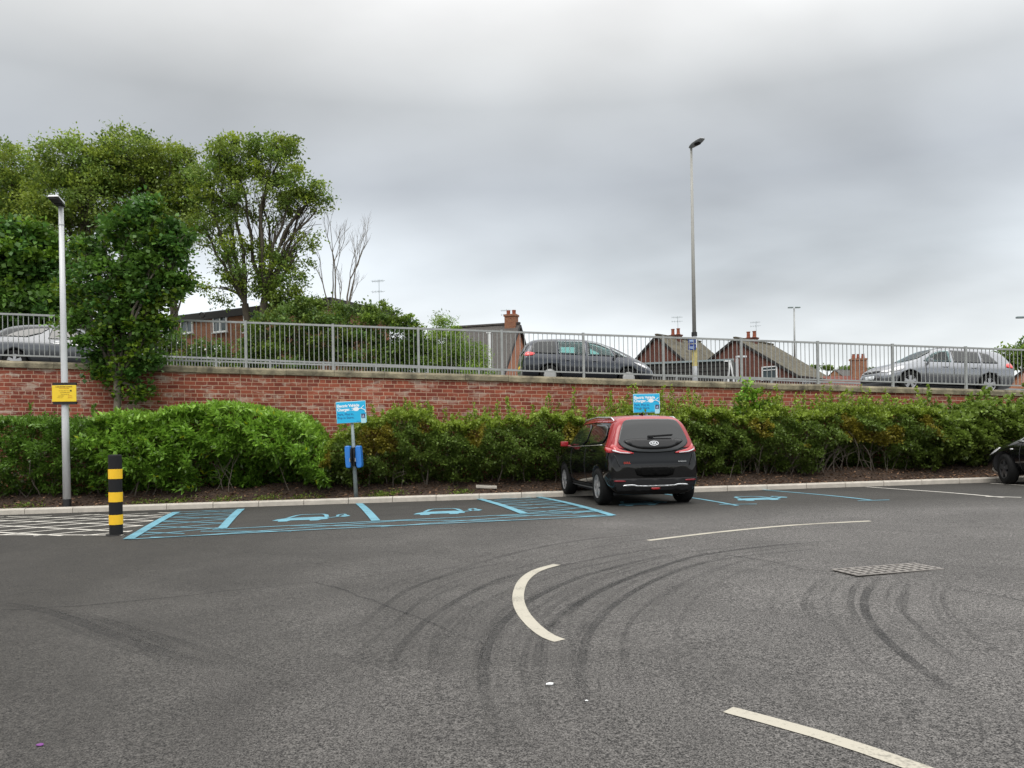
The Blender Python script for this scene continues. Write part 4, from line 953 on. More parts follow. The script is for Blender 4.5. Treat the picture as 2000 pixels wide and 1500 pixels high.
def ev_sign_face(plate, w, h):
    """the same face on both charger signs, in the plane of the plate"""
    y = -.012
    def tx(t, x, z, sz, m, bold, space=1.0): o = text_obj(t, sz, 'lettering', m, plate, bold, 'LEFT', space); o.rotation_euler = (math.pi / 2, 0, 0); o.location = (x, y, z); return o
    tx('Electric Vehicle', -w * .47, h * .30, .083, M['white_ink'], .0028, .93); tx('Charger.', -w * .47, h * .125, .083, M['white_ink'], .0028, .95)
    tx('Park, Plug in,', -w * .46, -h * .09, .066, M['dark_ink'], .0012); tx('Pop in Store.', -w * .46, -h * .25, .066, M['dark_ink'], .0012)
    b = MB()                                    # plug with a curling flex
    n = 18; c = (w * .17, h * .13)
    b.add([(c[0] + .062 * math.cos(2 * math.pi * k / n), y, c[1] + .042 * math.sin(2 * math.pi * k / n)) for k in range(n)], [tuple(range(n))])
    for dz in (-.02, .02): b.box((c[0] - .072, y, c[1] + dz), (.045, .002, .011))
    pts = [(c[0] + .055, c[1]), (c[0] + .10, c[1] + .012), (c[0] + .14, c[1] + .045), (c[0] + .165, c[1] + .07)]
    for (x0, z0), (x1, z1) in zip(pts, pts[1:]): b.bar((x0, y, z0), (x1, y, z1), .012, .012)
    pts = [(c[0] + .10, c[1] + .012), (c[0] + .15, c[1] - .008), (c[0] + .185, c[1] - .03), (c[0] + .195, c[1] - .08)]
    for (x0, z0), (x1, z1) in zip(pts, pts[1:]): b.bar((x0, y, z0), (x1, y, z1), .014, .014)
    b.build('plug_symbol', M['white_ink'], plate)
    lx, lz = w * .395, -h * .20
    MB().box((lx, y + .002, lz - .055), (.10, .004, .19)).build('logo_panel', M['sign_edge'], plate)
    MB().box((lx, y - .001, lz), (.078, .004, .095)).build('logo', M['navy'], plate)
    b = MB().add([(lx - .022, y - .004, lz - .022), (lx - .004, y - .004, lz + .03), (lx + .004, y - .004, lz + .03), (lx + .022, y - .004, lz - .022)], [(0, 1, 2, 3)])
    b.box((lx, y - .004, lz - .032), (.05, .001, .008)); b.build('logo_mark', M['pale_blue'], plate)
    MB().box((lx, y - .0065, lz - .006), (.014, .001, .018)).build('logo_mark', M['red_ink'], plate)
    b = MB().box((lx - .10, y, -h * .435), (.085, .002, .006)); b.build('small_print', M['dark_ink'], plate)
def ev_sign(px_foot, a, px_top, label, cent, roty, wid=.60, hgt=.43):
    f = post_z(px_foot[0], px_foot[1], a); top = P(px_top[0], px_top[1], f.y - .02); H = (top - f)
    r = empty('charger_sign', f, 0, label, 'sign')
    MB().tube([(0, 0, -.15), H * .5 + Vector((0, 0, 0)), H], [.046, .040, .026], 14).build('post', M['galv_dull'], r, smooth=True)
    c = P(cent[0], cent[1], f.y - .075) - f
    p = MB().box((0, 0, 0), (wid, .016, hgt)).build('plate', M['sign_edge'], r, bevel=.006); p.location = c; p.rotation_euler = (0, roty, math.radians(3))
    q = MB().box((0, -.009, 0), (wid - .018, .004, hgt - .018)).build('face', M['sign_blue'], p)
    MB().box((0, .04, .1), (.12, .07, .04)).box((0, .04, -.1), (.12, .07, .04)).build('bracket', M['galv_dull'], p)
    ev_sign_face(p, wid, hgt)
    return r, f, H
r1, f1, H1 = ev_sign((696, 972), KA + .25, (686, 790), 'left blue electric vehicle charger sign on a leaning grey post', (686, 805), -.045, .63, .46)
r2, f2, H2 = ev_sign((1268, 958), KA + .45, (1261, 780), 'right blue electric vehicle charger sign, showing above the red car roof', (1262.5, 787.5), -.005, .60, .42)
def charger_pair(f, H, pz, labels):
    def at_(t): return f + H * t
    for sgn, lab in ((-1, labels[0]), (1, labels[1])):
        c = at_(pz) + Vector((sgn * .112, -.01, 0))
        r = empty('charging_unit', c, 0, lab, 'charger', 'charging units back to back on the sign post')
        sh = MB(); pr = smooth_poly([(-.065, -.235), (.04, -.235), (.06, -.19), (.06, .19), (.04, .235), (-.065, .235)], 2); n = len(pr)
        vs = [(sgn * (x + .0), -.11, z) for x, z in pr] + [(sgn * x, .12, z) for x, z in pr]
        sh.add(vs, [(i, (i + 1) % n, n + (i + 1) % n, n + i) for i in range(n)] + [tuple(range(n)), tuple(range(2 * n - 1, n - 1, -1))])
        o = fixnormals(sh.build('casing', M['charger_blue'], r, bevel=.018)); o.rotation_euler = (0, -.05, 0)
        MB().box((-sgn * .085, 0, 0), (.028, .26, .40)).build('back_plate', M['black_plastic'], r, bevel=.004)
        MB().tube([(-sgn * .07, -.14, -.12), (-sgn * .075, -.17, -.05), (-sgn * .07, -.165, .08), (-sgn * .075, -.14, .16)], .011, 8).build('cable', M['black_plastic'], r)
        MB().tube([(-sgn * .055, -.155, -.10), (-sgn * .06, -.16, -.02)], .012, 8).build('cable_clip', M['chrome'], r)
charger_pair(f1, H1, .445, ('blue charging unit on the left side of the leaning sign post', 'blue charging unit on the right side of the leaning sign post'))
def bollard():
    f = G(227, 1045); r = empty('bollard', f, 0, 'thick black bollard with three yellow bands beside the white hatching', 'bollard'); H = 157 * f.y / F; w = 12.2 * f.y / F
    MB().lathe([(w, -.02), (w, H - .02), (w * .94, H), (.001, H + .004)], 28).build('post', M['black_plastic'], r, smooth=False)
    for z0, z1 in ((21, 40), (65, 84), (110, 129)):
        o = MB().lathe([(w + .004, H * z0 / 157), (w + .004, H * z1 / 157), (w, H * z1 / 157)], 28).build('reflective_band', M['yellow'], r, smooth=False)
        m = bmesh.new(); m.from_mesh(o.data); bmesh.ops.recalc_face_normals(m, faces=m.faces); m.to_mesh(o.data); m.free()
    MB().lathe([(w + .05, .003), (w + .05, .008), (w, .010)], 24).build('collar', M['seam'], r)
bollard()
def tall_lamp():
    Y = 30.6; top = P(1350, 288, Y); foot = P(1358, 768, Y); r = empty('street_lamp', foot, 0, 'tall grey street lamp beyond the road with a small blue sign on it', 'street lamp'); d = top - foot
    k = d.length
    MB().tube([(0, 0, -.3), d * .235], [.098, .092], 16).build('base_section', M['lamp_white'], r, smooth=True)
    MB().tube([d * .235, d * .6, d * 1.0], [.078, .064, .045], 16).build('pole', mat('weathered_pale_pole', (.36, .355, .33), .6, var=.15, vscale=2, stretch=(4, 4, .5)), r, smooth=True)
    MB().tube([d * .232, d * .248], [.11, .11], 16).build('band', M['black_paint'], r)
    MB().tube([d * .11, d * .185], [.101, .100], 16).build('yellow_sticker', mat('faded_yellow', (.50, .42, .16), .6, var=.3, vscale=6), r)
    b = MB().lathe([(.001, .42), (.10, .40), (.145, .25), (.15, .05), (.11, -.12), (.06, -.2), (.001, -.22)], 20)
    o = b.build('lamp_head', mat('grey_lamp_housing', (.30, .31, .33), .45), r, smooth=True); o.location = d + Vector((.07, -.20, .03)); o.rotation_euler = Vector((.38, -.95, .10)).to_track_quat('Z', 'Y').to_euler(); o.scale = (1.15, .45, 1.35)
    g = MB().lathe([(.001, -.02), (.11, 0), (.11, .02), (.001, .03)], 16).build('lens', M['black_plastic'], o); g.rotation_euler = (math.radians(90), 0, 0); g.location = (0, -.13, .16)
    s = empty('street_sign', foot + d * .2 + Vector((-.12, -.12, 0)), math.radians(-20), 'pair of small dark blue plates fixed to the tall street lamp', 'sign')
    for z in (.13, -.13):
        p = MB().box((0, 0, z), (.30, .02, .22)).build('plate', mat('sign_dark_blue', (.012, .035, .20), .4), s)
        MB().box((-.02, -.013, z), (.20, .004, .03)).box((.0, -.013, z - .05), (.15, .004, .02)).build('lettering', M['pale_blue'], p)
    MB().box((.08, .05, 0), (.12, .1, .03)).build('bracket', M['galv_dull'], s)
tall_lamp()
def far_lamp(px, ytop, Y, label, heads=2, r0=.11):
    foot = P(px + 2, 770, Y); top = P(px, ytop, Y); d = top - foot; r = empty('street_lamp', foot, 0, label, 'street lamp')
    MB().tube([(0, 0, -.5), d * .28], [r0 * 1.2, r0 * 1.15], 10).build('base_section', M['lamp_white'], r, smooth=True)
    MB().tube([d * .28, d], [r0 * .8, r0 * .5], 10).build('pole', M['galv'], r, smooth=True)
    for s in ((-1, 1) if heads == 2 else (-1,)):
        MB().box((s * .28, 0, .06), (.40, .22, .10)).build('lamp_head', M['galv_dull'], r, bevel=.03).location = d
far_lamp(1551, 602, 62, 'thin distant lamp post with twin heads rising behind the houses')
far_lamp(2004, 622, 40, 'street lamp at the right edge with only its dark head showing', 1)

# ------------------------------------------------------------------ houses beyond the road
def prism(b, pts, a, c):                       # closed outline pts (x,z) pushed from y=a to y=c
    n = len(pts); vs = [(x, a, z) for x, z in pts] + [(x, c, z) for x, z in pts]
    return b.add(vs, [(i, (i + 1) % n, n + (i + 1) % n, n + i) for i in range(n)] + [tuple(range(n)), tuple(range(2 * n - 1, n - 1, -1))])
def window(parent, x, y, z, w, h, mull=2, rz=0.0, top=False):
    f = empty('window', (x, y, z), rz); f.parent = parent
    b = MB(); t = .07
    b.box((0, -.03, h / 2 - t / 2), (w, .09, t)); b.box((0, -.03, -h / 2 + t / 2), (w, .09, t))
    for k in range(mull + 1): b.box((-w / 2 + t / 2 + (w - t) * k / mull, -.033, 0), (t, .084, h - 2 * t + .001))
    if top: b.box((0, -.036, h * .22), (w - t, .07, t * .7))
    me = b.build('window', M['upvc'], parent); me.location = (x, y, z); me.rotation_euler = (0, 0, rz)
    bpy.data.objects.remove(f, do_unlink=True)
    MB().box((0, 0, 0), (w - .04, .03, h - .04)).build('pane', M['pane'], me)
    MB().box((0, -.07, -h / 2 - .03), (w + .12, .14, .05)).build('sill', M['upvc'], me)
    return me
def gable_house(name, apex, phi, W, L, pitch_drop, brick, tiles, label, base=-3.5, over=.25, stack_at=.5, stack=True, windows=(), apron=None):
    """gable wall faces local -Y, the ridge runs along local +Y from the gable; apex = world point of the gable tip"""
    r = empty(name, (apex.x, apex.y, 0), phi, label, 'house'); za = apex.z; ze = za - pitch_drop
    b = MB(); prism(b, [(-W / 2, base), (W / 2, base), (W / 2, ze - .12), (0, za - .14), (-W / 2, ze - .12)], 0, L); fixnormals(b.build('wall', brick, r))
    t = .12; sl = pitch_drop / (W / 2); o = .28
    b = MB()
    for sg in (-1, 1):
        pts = [(0, za), (sg * (W / 2 + o), ze - o * sl), (sg * (W / 2 + o), ze - o * sl - t), (0, za - t)]
        prism(b, pts if sg > 0 else pts[::-1], -.12, L + .12)
    rf = fixnormals(b.build('roof', tiles, r))
    b = MB(); b.bar((0, -.12, za + .03), (0, L + .12, za + .03), .22, .10); b.build('ridge_tiles', tiles, rf)
    for sg in (-1, 1):
        b = MB(); b.bar((sg * .03, -.15, za - .13), (sg * (W / 2 + o), -.15, ze - o * sl - .13), .04, .16); b.build('bargeboard', M['fascia'], r)
        b = MB(); b.bar((sg * (W / 2 + o + .04), -.1, ze - o * sl - .06), (sg * (W / 2 + o + .04), L + .1, ze - o * sl - .06), .11, .10); b.build('gutter', M['fascia'], r)
    if stack:
        c = MB().box((0, L * stack_at, za - .3), (.85, .55, .9)).box((0, L * stack_at, za + .18), (.95, .65, .10)).build('chimney', brick if brick is not M['dark_brick'] else M['dark_brick'], rf)
        for dx in (-.24, .24): MB().lathe([(.13, 0), (.16, .05), (.13, .12), (.12, .42), (.15, .45), (.15, .50), (.09, .50)], 12, (dx, L * stack_at, za + .22)).build('chimney_pot', M['red_pot'], c)
    for w in windows: window(r, *w)
    return r
M['red_pot'] = mat('clay_pot', (.26, .075, .04), .85, var=.25)
def aerial(p, h, label, scale=1.0, parent=None):
    r = empty('tv_aerial', p, rnd.uniform(-.4, .4), label, 'aerial')
    MB().tube([(0, 0, -.3), (0, 0, h)], .018 * scale, 6).build('mast', M['galv_dull'], r)
    b = MB()
    for zz, n, ln in ((h - .08, 7, .55), (h * .55, 4, .75)):
        b.tube([(-.6 * scale, 0, zz), (.5 * scale, 0, zz)], .012 * scale, 5)
        for k in range(n):
            x = (-.55 + k * 1.0 / n) * scale; b.tube([(x, -ln * scale / 2, zz), (x, ln * scale / 2, zz)], .008 * scale, 4)
            b.tube([(x, 0, zz - .12 * scale), (x, 0, zz + .12 * scale)], .007 * scale, 4)
    b.build('antenna', M['galv_dull'], r)
# two semi-detached gables at the right
ap3 = P(1283, 654, 60); gable_house('brick_house', ap3, math.radians(-42), 9.2, 6.6, 4.0, M['dark_brick'], M['slate'], 'dark brick gabled house right of the dark people carrier, partly behind the black timber roof', stack_at=.42, windows=[(2.2, 0, ap3.z - 5.2, 1.1, 1.1, 2)])
ap4 = P(1436, 660, 58); gable_house('brick_house', ap4, math.radians(-42), 9.0, 6.4, 2.9, M['dark_brick'], M['slate'], 'brick gabled house behind the thin twin-headed lamp, with white windows at its right end', stack_at=.42,
    windows=[(2.6, 0, ap4.z - 2.75, 1.15, .95, 1, 0.0, True), (4.5, 1.6, ap4.z - 3.65, 1.2, 1.0, 2, math.pi / 2), (4.5, 4.6, ap4.z - 3.75, 1.9, 1.2, 3, math.pi / 2)])
# nearer end of the road: house with the orange gable and tall stack
ap2 = P(1012, 632, 47); 
def slate_house():
    ph = math.radians(-86); W, L = 7.4, 6.4
    r = gable_house('slate_roofed_house', ap2 , math.radians(72), 7.2, 4.2, 3.6, M['orange_brick'], M['slate_dark'], 'house with dark slate roof, orange gable wall and one tall brick chimney', stack=False)
    rf = [c for c in r.children if c.name.startswith('roof')][0]
    za = ap2.z
    c = MB().box((0, .42, za - .55), (.58, .68, 2.0)).box((0, .42, za + .49), (.68, .78, .12)).build('chimney', M['house_brick'], rf)
    for dy in (.25, .6): MB().lathe([(.10, 0), (.12, .28), (.08, .28)], 10, (0, dy, za + .54)).build('chimney_pot', M['red_pot'], c)
slate_house()
aerial(P(990, 628, 47.6), .75, 'small tv aerial beside the tall brick chimney of the slate-roofed house', .6)
# flat-roofed flats at the left
def flats():
    c = P(640, 582, 42); l = P(330, 607, 47.5); rr = P(760, 603, 47); zt = c.z
    r = empty('flat_roofed_block', (c.x, c.y, 0), 0, 'orange-brown brick block with dark flat roof edge, seen behind the trees', 'building')
    def loc(p): return (p.x - c.x, p.y - c.y)
    L_, R_ = loc(l), loc(rr); Bk = (L_[0] + R_[0], L_[1] + R_[1]); pts = [L_, (0, 0), R_, Bk]
    b = MB(); b.add([(x, y, -3) for x, y in pts] + [(x, y, zt - .4) for x, y in pts], [(i, (i + 1) % 4, 4 + (i + 1) % 4, 4 + i) for i in range(4)]); fixnormals(b.build('wall', M['house_brick'], r))
    cx_, cy_ = Bk[0] / 2, Bk[1] / 2; o = [(cx_ + (x - cx_) * 1.05, cy_ + (y - cy_) * 1.05) for x, y in pts]
    b = MB(); b.add([(x, y, zt - .42) for x, y in o] + [(x, y, zt) for x, y in o], [(i, (i + 1) % 4, 4 + (i + 1) % 4, 4 + i) for i in range(4)] + [(0, 1, 2, 3), (4, 5, 6, 7)]); fixnormals(b.build('roof', M['fascia'], r))
    ang = math.atan2(-L_[1], -L_[0]); ln = math.hypot(*L_)
    for px, w, py, m in ((431, 1.10, 630, 2), (366, 1.0, 633, 2), (490, 1.0, 629, 2)):
        u, v = ray(px, py); # meet the left facade
        # point c + t*L_
        t = (u * c.y - c.x) / (L_[0] - u * L_[1]); x, y = L_[0] * t, L_[1] * t; Y = c.y + y
        window(r, x, y - .03, EYE + v * Y, w, 1.12, m, ang)
    MB().lathe([(.16, 0), (.16, .14)], 14, (0, 0, 0), 'Y').build('wall_vent', M['fascia'], r).location = (loc(P(397, 616, 45.4))[0], loc(P(397, 616, 45.4))[1] - .25, P(397, 616, 45.4).z)
flats()
aerial(P(741, 598, 46), 1.55, 'tall tv aerial standing above the bushes near the bare tree', .75)
aerial(P(1324, 640, 62), .9, 'tv aerial on the chimney of the dark brick gabled house', .8)
aerial(P(1477, 648, 60), .8, 'tv aerial on the chimney of the house with white windows', .7)
def low_roof():
    a, b_ = P(1232, 713, 44), P(1432, 704, 42); r = empty('timber_outbuilding', (a.x, a.y, 0), math.atan2(b_.y - a.y, b_.x - a.x), 'low black boarded outbuilding in front of the brick gables', 'outbuilding')
    ln = math.hypot(b_.x - a.x, b_.y - a.y); z = a.z
    b = MB(); dz = (b_.z - a.z)
    b.add([(0, 0, -3), (ln, 0, -3), (ln, 0, z + dz), (0, 0, z), (0, 3, -3), (ln, 3, -3), (ln, 3, z + dz), (0, 3, z)], [(0, 1, 2, 3), (4, 7, 6, 5), (0, 3, 7, 4), (1, 5, 6, 2), (3, 2, 6, 7)]); fixnormals(b.build('boarded_wall', M['timber'], r))
    b = MB(); b.bar((-.05, -.06, z + .04), (ln + .05, -.06, z + dz + .04), .12, .10); b.build('roof_edge', M['galv_dull'], r)
    b = MB()
    for k in range(9): b.bar((.02, -.02, z - .25 - k * .24), (ln - .02, -.02, z + dz - .25 - k * .24), .03, .04)
    b.build('boards', M['fascia'], r)
low_roof()
def frame_white():
    p = P(1432, 742, 40); r = empty('metal_stand', (p.x, p.y, 0), 0, 'white A-shaped metal stand beside the boarded outbuilding', 'stand'); t = P(1425, 705, 40)
    b = MB(); x = t.x - p.x
    b.bar((x, 0, t.z), (x - .22, 0, t.z - 2.5), .07); b.bar((x + .03, 0, t.z), (x + .45, 0, t.z - 2.5), .07); b.bar((x - .30, 0, t.z), (x + .05, 0, t.z), .06); b.build('bars', M['upvc'], r)
    p = P(1440, 742, 41); q = P(1438, 700, 41); r = empty('short_lamp', (p.x, p.y, q.z), 0, 'short pale lamp post with arm, between the two brick gabled houses', 'lamp post')
    MB().tube([(0, 0, 0), (0, 0, -3)], .07, 10).build('pole', M['lamp_white'], r); MB().box((.22, 0, .08), (.55, .16, .10)).build('lamp_head', M['lamp_white'], r, bevel=.02)
    p = P(956, 650, 36); r = empty('white_pole', p, 0, 'slim white pole in front of the slate roof, beside the willow bush', 'pole')
    MB().tube([(0, 0, 0), (0, 0, -3.2)], .055, 10).build('shaft', M['upvc'], r); MB().box((-.04, 0, .03), (.22, .12, .10)).build('cap', M['upvc'], r)
frame_white()
def chimney_stack():
    p = P(1677, 747, 58); t = P(1677, 703, 58); z0 = t.z
    r = empty('house_roof_with_chimney', (p.x, p.y, 0), math.radians(-8), 'red brick chimney with clay pots on a low red roof left of the grey hatchback', 'house')
    b = MB(); b.box((0, 0, z0 - 1.2), (1.0, .7, 2.4)); b.box((0, 0, z0 + .03), (1.12, .82, .12)); c = b.build('chimney', M['house_brick'], r)
    for dx in (-.33, 0, .33): MB().lathe([(.11, 0), (.13, .05), (.10, .30), (.12, .34), (.07, .34)], 10, (dx, 0, z0 + .09)).build('chimney_pot', M['red_pot'], c)
    b = MB(); zr = P(1700, 733, 58).z
    b.add([(-5.0, -3, zr - 2.2), (7, -3, zr - 2.2), (7, 0, zr), (-2.8, 0, zr), (7, 3, zr - 2.2), (-5.0, 3, zr - 2.2)], [(0, 1, 2, 3), (3, 2, 4, 5), (0, 3, 5), (1, 4, 2)])
    fixnormals(b.build('roof', mat('red_roof_tiles', (.17, .06, .045), .85, var=.35, vscale=6), r)); MB().box((1, 0, zr - 4.2), (11, 5.6, 4.2)).build('wall', M['house_brick'], r)
chimney_stack()
ap5 = P(2012, 712, 62); gable_house('distant_house', ap5, math.radians(-60), 9, 10, 3.2, M['orange_brick'], mat('brown_roof_tiles', (.13, .085, .065), .85, var=.3, vscale=5), 'brown-roofed house behind the grey hatchback at the right edge', stack=True, stack_at=.2, windows=[(1.5, 0, ap5.z - 4.0, 1.6, 1.1, 2)])
for i, (px, py, Y, w) in enumerate(((1630, 722, 240, 16), (1585, 727, 200, 13), (1655, 726, 270, 14), (1735, 728, 230, 15))):
    a = P(px, py, Y); gable_house('distant_house', a, math.radians((-70, -30, -85, -55)[i]), w * .6, w * .8, 3.0, M['house_brick'], M['slate_dark'],
        ('far house on the skyline right of the white-windowed house', 'far house touching the thin lamp post on the skyline', 'far house on the skyline above the pale green hill', 'far house on the skyline behind the red chimney')[i], base=-12, stack=False)

# ------------------------------------------------------------------ foliage
def leaves(name, C, size, m, parent, tint, jit=.35, up=.35, aspect=.55, out=None, droop=.25, sizevar=.35):
    """C (n,3) leaf bases; tint (n,3) per-leaf colour factor"""
    n = len(C); d = RNG.normal(size=(n, 3))
    if out is not None: d = d * .75 + out
    d[:, 2] += up * .3; d /= np.linalg.norm(d, axis=1)[:, None] + 1e-9
    nr = RNG.normal(size=(n, 3)); nr[:, 2] = np.abs(nr[:, 2]) + up * 2
    sd = np.cross(d, nr); sd /= np.linalg.norm(sd, axis=1)[:, None] + 1e-9
    nn = np.cross(sd, d)
    L = size * (1 + sizevar * RNG.uniform(-1, 1, n))[:, None]; W = L * aspect / 2
    v = np.empty((n, 4, 3), dtype=np.float32)
    v[:, 0] = C; v[:, 1] = C + d * L * .45 + sd * W + nn * L * .06; v[:, 2] = C + d * L - nn * L * droop * .5; v[:, 3] = C + d * L * .45 - sd * W + nn * L * .06
    me = bpy.data.meshes.new(name); me.vertices.add(n * 4); me.vertices.foreach_set('co', v.ravel())
    me.loops.add(n * 4); me.loops.foreach_set('vertex_index', np.arange(n * 4, dtype=np.int32))
    me.polygons.add(n); me.polygons.foreach_set('loop_start', np.arange(0, n * 4, 4, dtype=np.int32)); me.polygons.foreach_set('loop_total', np.full(n, 4, dtype=np.int32))
    me.materials.append(m); me.update(calc_edges=True)
    k = (1 + jit * RNG.uniform(-1, 1, n))[:, None]; t = np.clip(tint * k, 0, 6); col = np.ones((n, 4, 4), dtype=np.float32); col[:, :, :3] = t[:, None, :]
    a = me.color_attributes.new('col', 'FLOAT_COLOR', 'POINT'); a.data.foreach_set('color', col.ravel())
    return link(bpy.data.objects.new(name, me), parent)
def limb(mb, a, b, r0, r1, bend=.12, n=6, sides=6, seed=None):
    a, b = Vector(a), Vector(b); L = (b - a).length; off = Vector((rnd.uniform(-1, 1), rnd.uniform(-1, 1), rnd.uniform(.0, 1))) * L * bend
    pts = []
    for i in range(n + 1):
        t = i / n; p = a.lerp(b, t) + off * math.sin(math.pi * t) + Vector([rnd.uniform(-1, 1) * L * .018 for _ in range(3)]) * (0 < i < n); pts.append(p)
    mb.tube(pts, [r0 + (r1 - r0) * (i / n) for i in range(n + 1)], sides, cap=False); return pts
def tree(name, label, foot, fork, blobs, leafn, lsize, m, tints, bark, r0, clump=.5, twigs=2, depth=1.0, group=None, stems=1, sparse=1.0, cat='tree', up=.5, aspect=.6, base_kind='trunk'):
    """foot, fork world points; blobs: (px, py, rx_px, rz_px, Y, weight, density)"""
    r = empty(name, foot, 0, label, cat, group); wood = MB(); Cs, Ts, Os = [], [], []
    forks = []
    for k in range(stems):
        f2 = fork + Vector(((k - (stems - 1) / 2) * .5, rnd.uniform(-.3, .3), rnd.uniform(-.2, .3))) if stems > 1 else fork
        base = foot + Vector(((k - (stems - 1) / 2) * .3, 0, -.3)) if stems > 1 else foot - Vector((0, 0, .3))
        limb(wood, base - foot, f2 - foot, r0, r0 * .68, .04, 6, 9); forks.append(f2)
    tot = sum(b[5] for b in blobs)
    for (px, py, rx, rz, Y, w, dens) in blobs:
        c = P(px, py, Y); sx, sz = rx * Y / F, rz * Y / F; sy = sx * depth
        fk = min(forks, key=lambda q: (q - c).length)
        mid = limb(wood, fk - foot, c - foot, r0 * .42, r0 * .14, .10, 7, 6)
        ncl = max(4, int(w / tot * leafn / 95)); per = int(leafn * w / tot / ncl)
        for i in range(ncl):
            d = RNG.normal(size=3); d /= np.linalg.norm(d); rad = RNG.uniform(.35, 1.0) ** .55
            q = c + Vector((d[0] * sx * rad, d[1] * sy * rad, d[2] * sz * rad))
            if i % 2 == 0 or i < 8:
                p0 = mid[rnd.randint(3, len(mid) - 1)]; limb(wood, p0, q - foot, r0 * .07, r0 * .02 + .004, .10, 4, 4)
            if rnd.random() > dens: continue
            cs = clump * .82 * rnd.uniform(.55, 1.3); pts = RNG.normal(size=(per, 3)) * np.array([cs, cs, cs * .62]) * .5
            Cs.append(pts + np.array(q - foot)); ti = tints[rnd.randrange(len(tints))]; kk = rnd.uniform(.68, 1.3)
            Ts.append(np.tile(np.array(ti) * kk, (per, 1))); Os.append(np.tile(d * .5, (per, 1)))
    wood.build(base_kind, bark, r, smooth=True)
    leaves('crown', np.concatenate(Cs), lsize, m, r, np.concatenate(Ts), out=np.concatenate(Os), up=up, aspect=aspect)
    return r
LT = [(1, 1, 1), (1.25, 1.2, .9), (.8, .88, .85), (1.05, 1.0, .7), (.6, .7, .7)]
def low(px, Y, z=0.8): p = P(px, 760, Y); p.z = z; return p
tree('tall_tree', 'tall leafy tree at the left edge, its top level with the others', low(15, 40), P(20, 560, 40), [(-40, 400, 70, 120, 40, 1, 1), (20, 340, 62, 60, 40, 1, 1), (60, 400, 60, 80, 40, 1, 1), (15, 470, 80, 90, 40, 1.1, 1), (-20, 580, 90, 70, 40, 1, 1)], 32000, .15, M['leaf_tree'], LT, M['bark'], .28, .7)
tree('tall_tree', 'tall leafy tree second from the left, rising behind the white lamp post head', low(150, 38), P(150, 560, 38), [(140, 320, 62, 52, 38, 1, 1), (200, 330, 55, 55, 38, 1, 1), (110, 390, 60, 60, 38, 1, .95), (180, 400, 70, 60, 38, 1, .9), (130, 470, 70, 70, 38, 1, .9), (160, 560, 80, 60, 38, .9, 1)], 36000, .15, M['leaf_tree'], LT, M['bark'], .28, .7)
tree('tall_tree', 'tall leafy tree in the middle of the group, with the highest rounded top', low(345, 39), P(335, 560, 39), [(262, 310, 55, 58, 39, 1, 1), (320, 320, 55, 52, 39, 1, 1), (355, 370, 42, 60, 39, .9, .95), (270, 390, 62, 55, 39, 1, .9), (330, 440, 55, 60, 39, .8, .7), (372, 440, 26, 60, 39, .3, .5), (300, 500, 60, 70, 39, .8, .8)], 34000, .15, M['leaf_tree'], LT, M['bark'], .26, .7)
tree('tall_tree', 'broad open tree at the right of the group, with visible branches and ivy below', low(500, 37), P(500, 590, 37),
     [(470, 310, 55, 42, 37, 1.2, 1), (530, 315, 52, 50, 37, 1.2, 1), (430, 365, 45, 50, 37, .9, .85), (575, 370, 45, 42, 37, .9, .85), (510, 385, 70, 50, 37, 1, .7), (445, 450, 60, 55, 37, .9, .7), (560, 450, 50, 50, 37, .6, .42),
      (480, 520, 75, 55, 37, 1.2, .85), (545, 545, 48, 65, 37, 1.6, 1), (430, 560, 40, 32, 37, .4, .7), (600, 390, 36, 30, 37, .2, .35), (580, 490, 30, 40, 37, .3, .6), (405, 350, 30, 55, 37, .5, .8), (395, 430, 30, 50, 37, .4, .6), (560, 285, 26, 20, 37, .3, 1), (435, 295, 26, 22, 37, .3, 1), (612, 372, 22, 14, 37, .15, .6), (618, 412, 26, 42, 37, 1.0, .12), (598, 455, 30, 42, 37, .8, .15), (625, 375, 20, 22, 37, .5, .2)], 42000, .145, M['leaf_tree'], [(1, 1, 1), (1.15, 1.1, .7), (.7, .8, .75), (.85, .9, .7), (.6, .72, .7)], M['bark'], .24, .62, stems=3)
tree('sycamore_tree', 'dark broad-leaved tree at the left edge behind the silver crossover', low(40, 31), P(50, 600, 31), [(20, 480, 70, 45, 31, 1, 1), (70, 500, 50, 50, 31, 1, 1), (10, 560, 70, 55, 31, 1, 1), (90, 590, 50, 40, 31, .8, 1), (40, 620, 90, 40, 31, 1, 1)], 17000, .20, M['leaf_maple'], [(1, 1, 1), (1.2, 1.15, .9), (.8, .9, .9), (1.5, 1.3, .6)], M['bark'], .2, .7, aspect=.85)
# bare dead tree
def bare_tree():
    f = low(648, 38, 1.5); r = empty('bare_tree', f, 0, 'bare dead tree with pale leafless branches, right of the tall trees', 'tree'); wood = MB()
    def grow(a, d, L, rr, lev):
        b = a + d * L; pts = limb(wood, a, b, rr, rr * .6, .06, 4, 5)
        if lev == 0: return
        for k in range(3 if lev > 1 else 4):
            nd = (d + Vector((rnd.uniform(-.55, .55), rnd.uniform(-.4, .4), rnd.uniform(-.1, .55)))).normalized()
            grow(Vector(pts[2 + k % 3]), nd, L * rnd.uniform(.5, .75), rr * .5, lev - 1)
    for tx, ty, rr in ((705, 500, .055), (650, 480, .05), (668, 545, .04), (690, 560, .04), (648, 455, .04), (625, 520, .045), (712, 470, .04)):
        mid = P((tx + 650) / 2 + rnd.uniform(-8, 8), (ty + 640) / 2 + 10, 38) - f; t = P(tx, ty, 38) - f
        limb(wood, (0, 0, 0), mid, rr, rr * .8, .05, 5, 6); d = (t - mid); grow(mid, d.normalized(), d.length * .8, rr * .75, 3)
    wood.build('trunk', M['bark_pale'], r, smooth=True)
bare_tree()
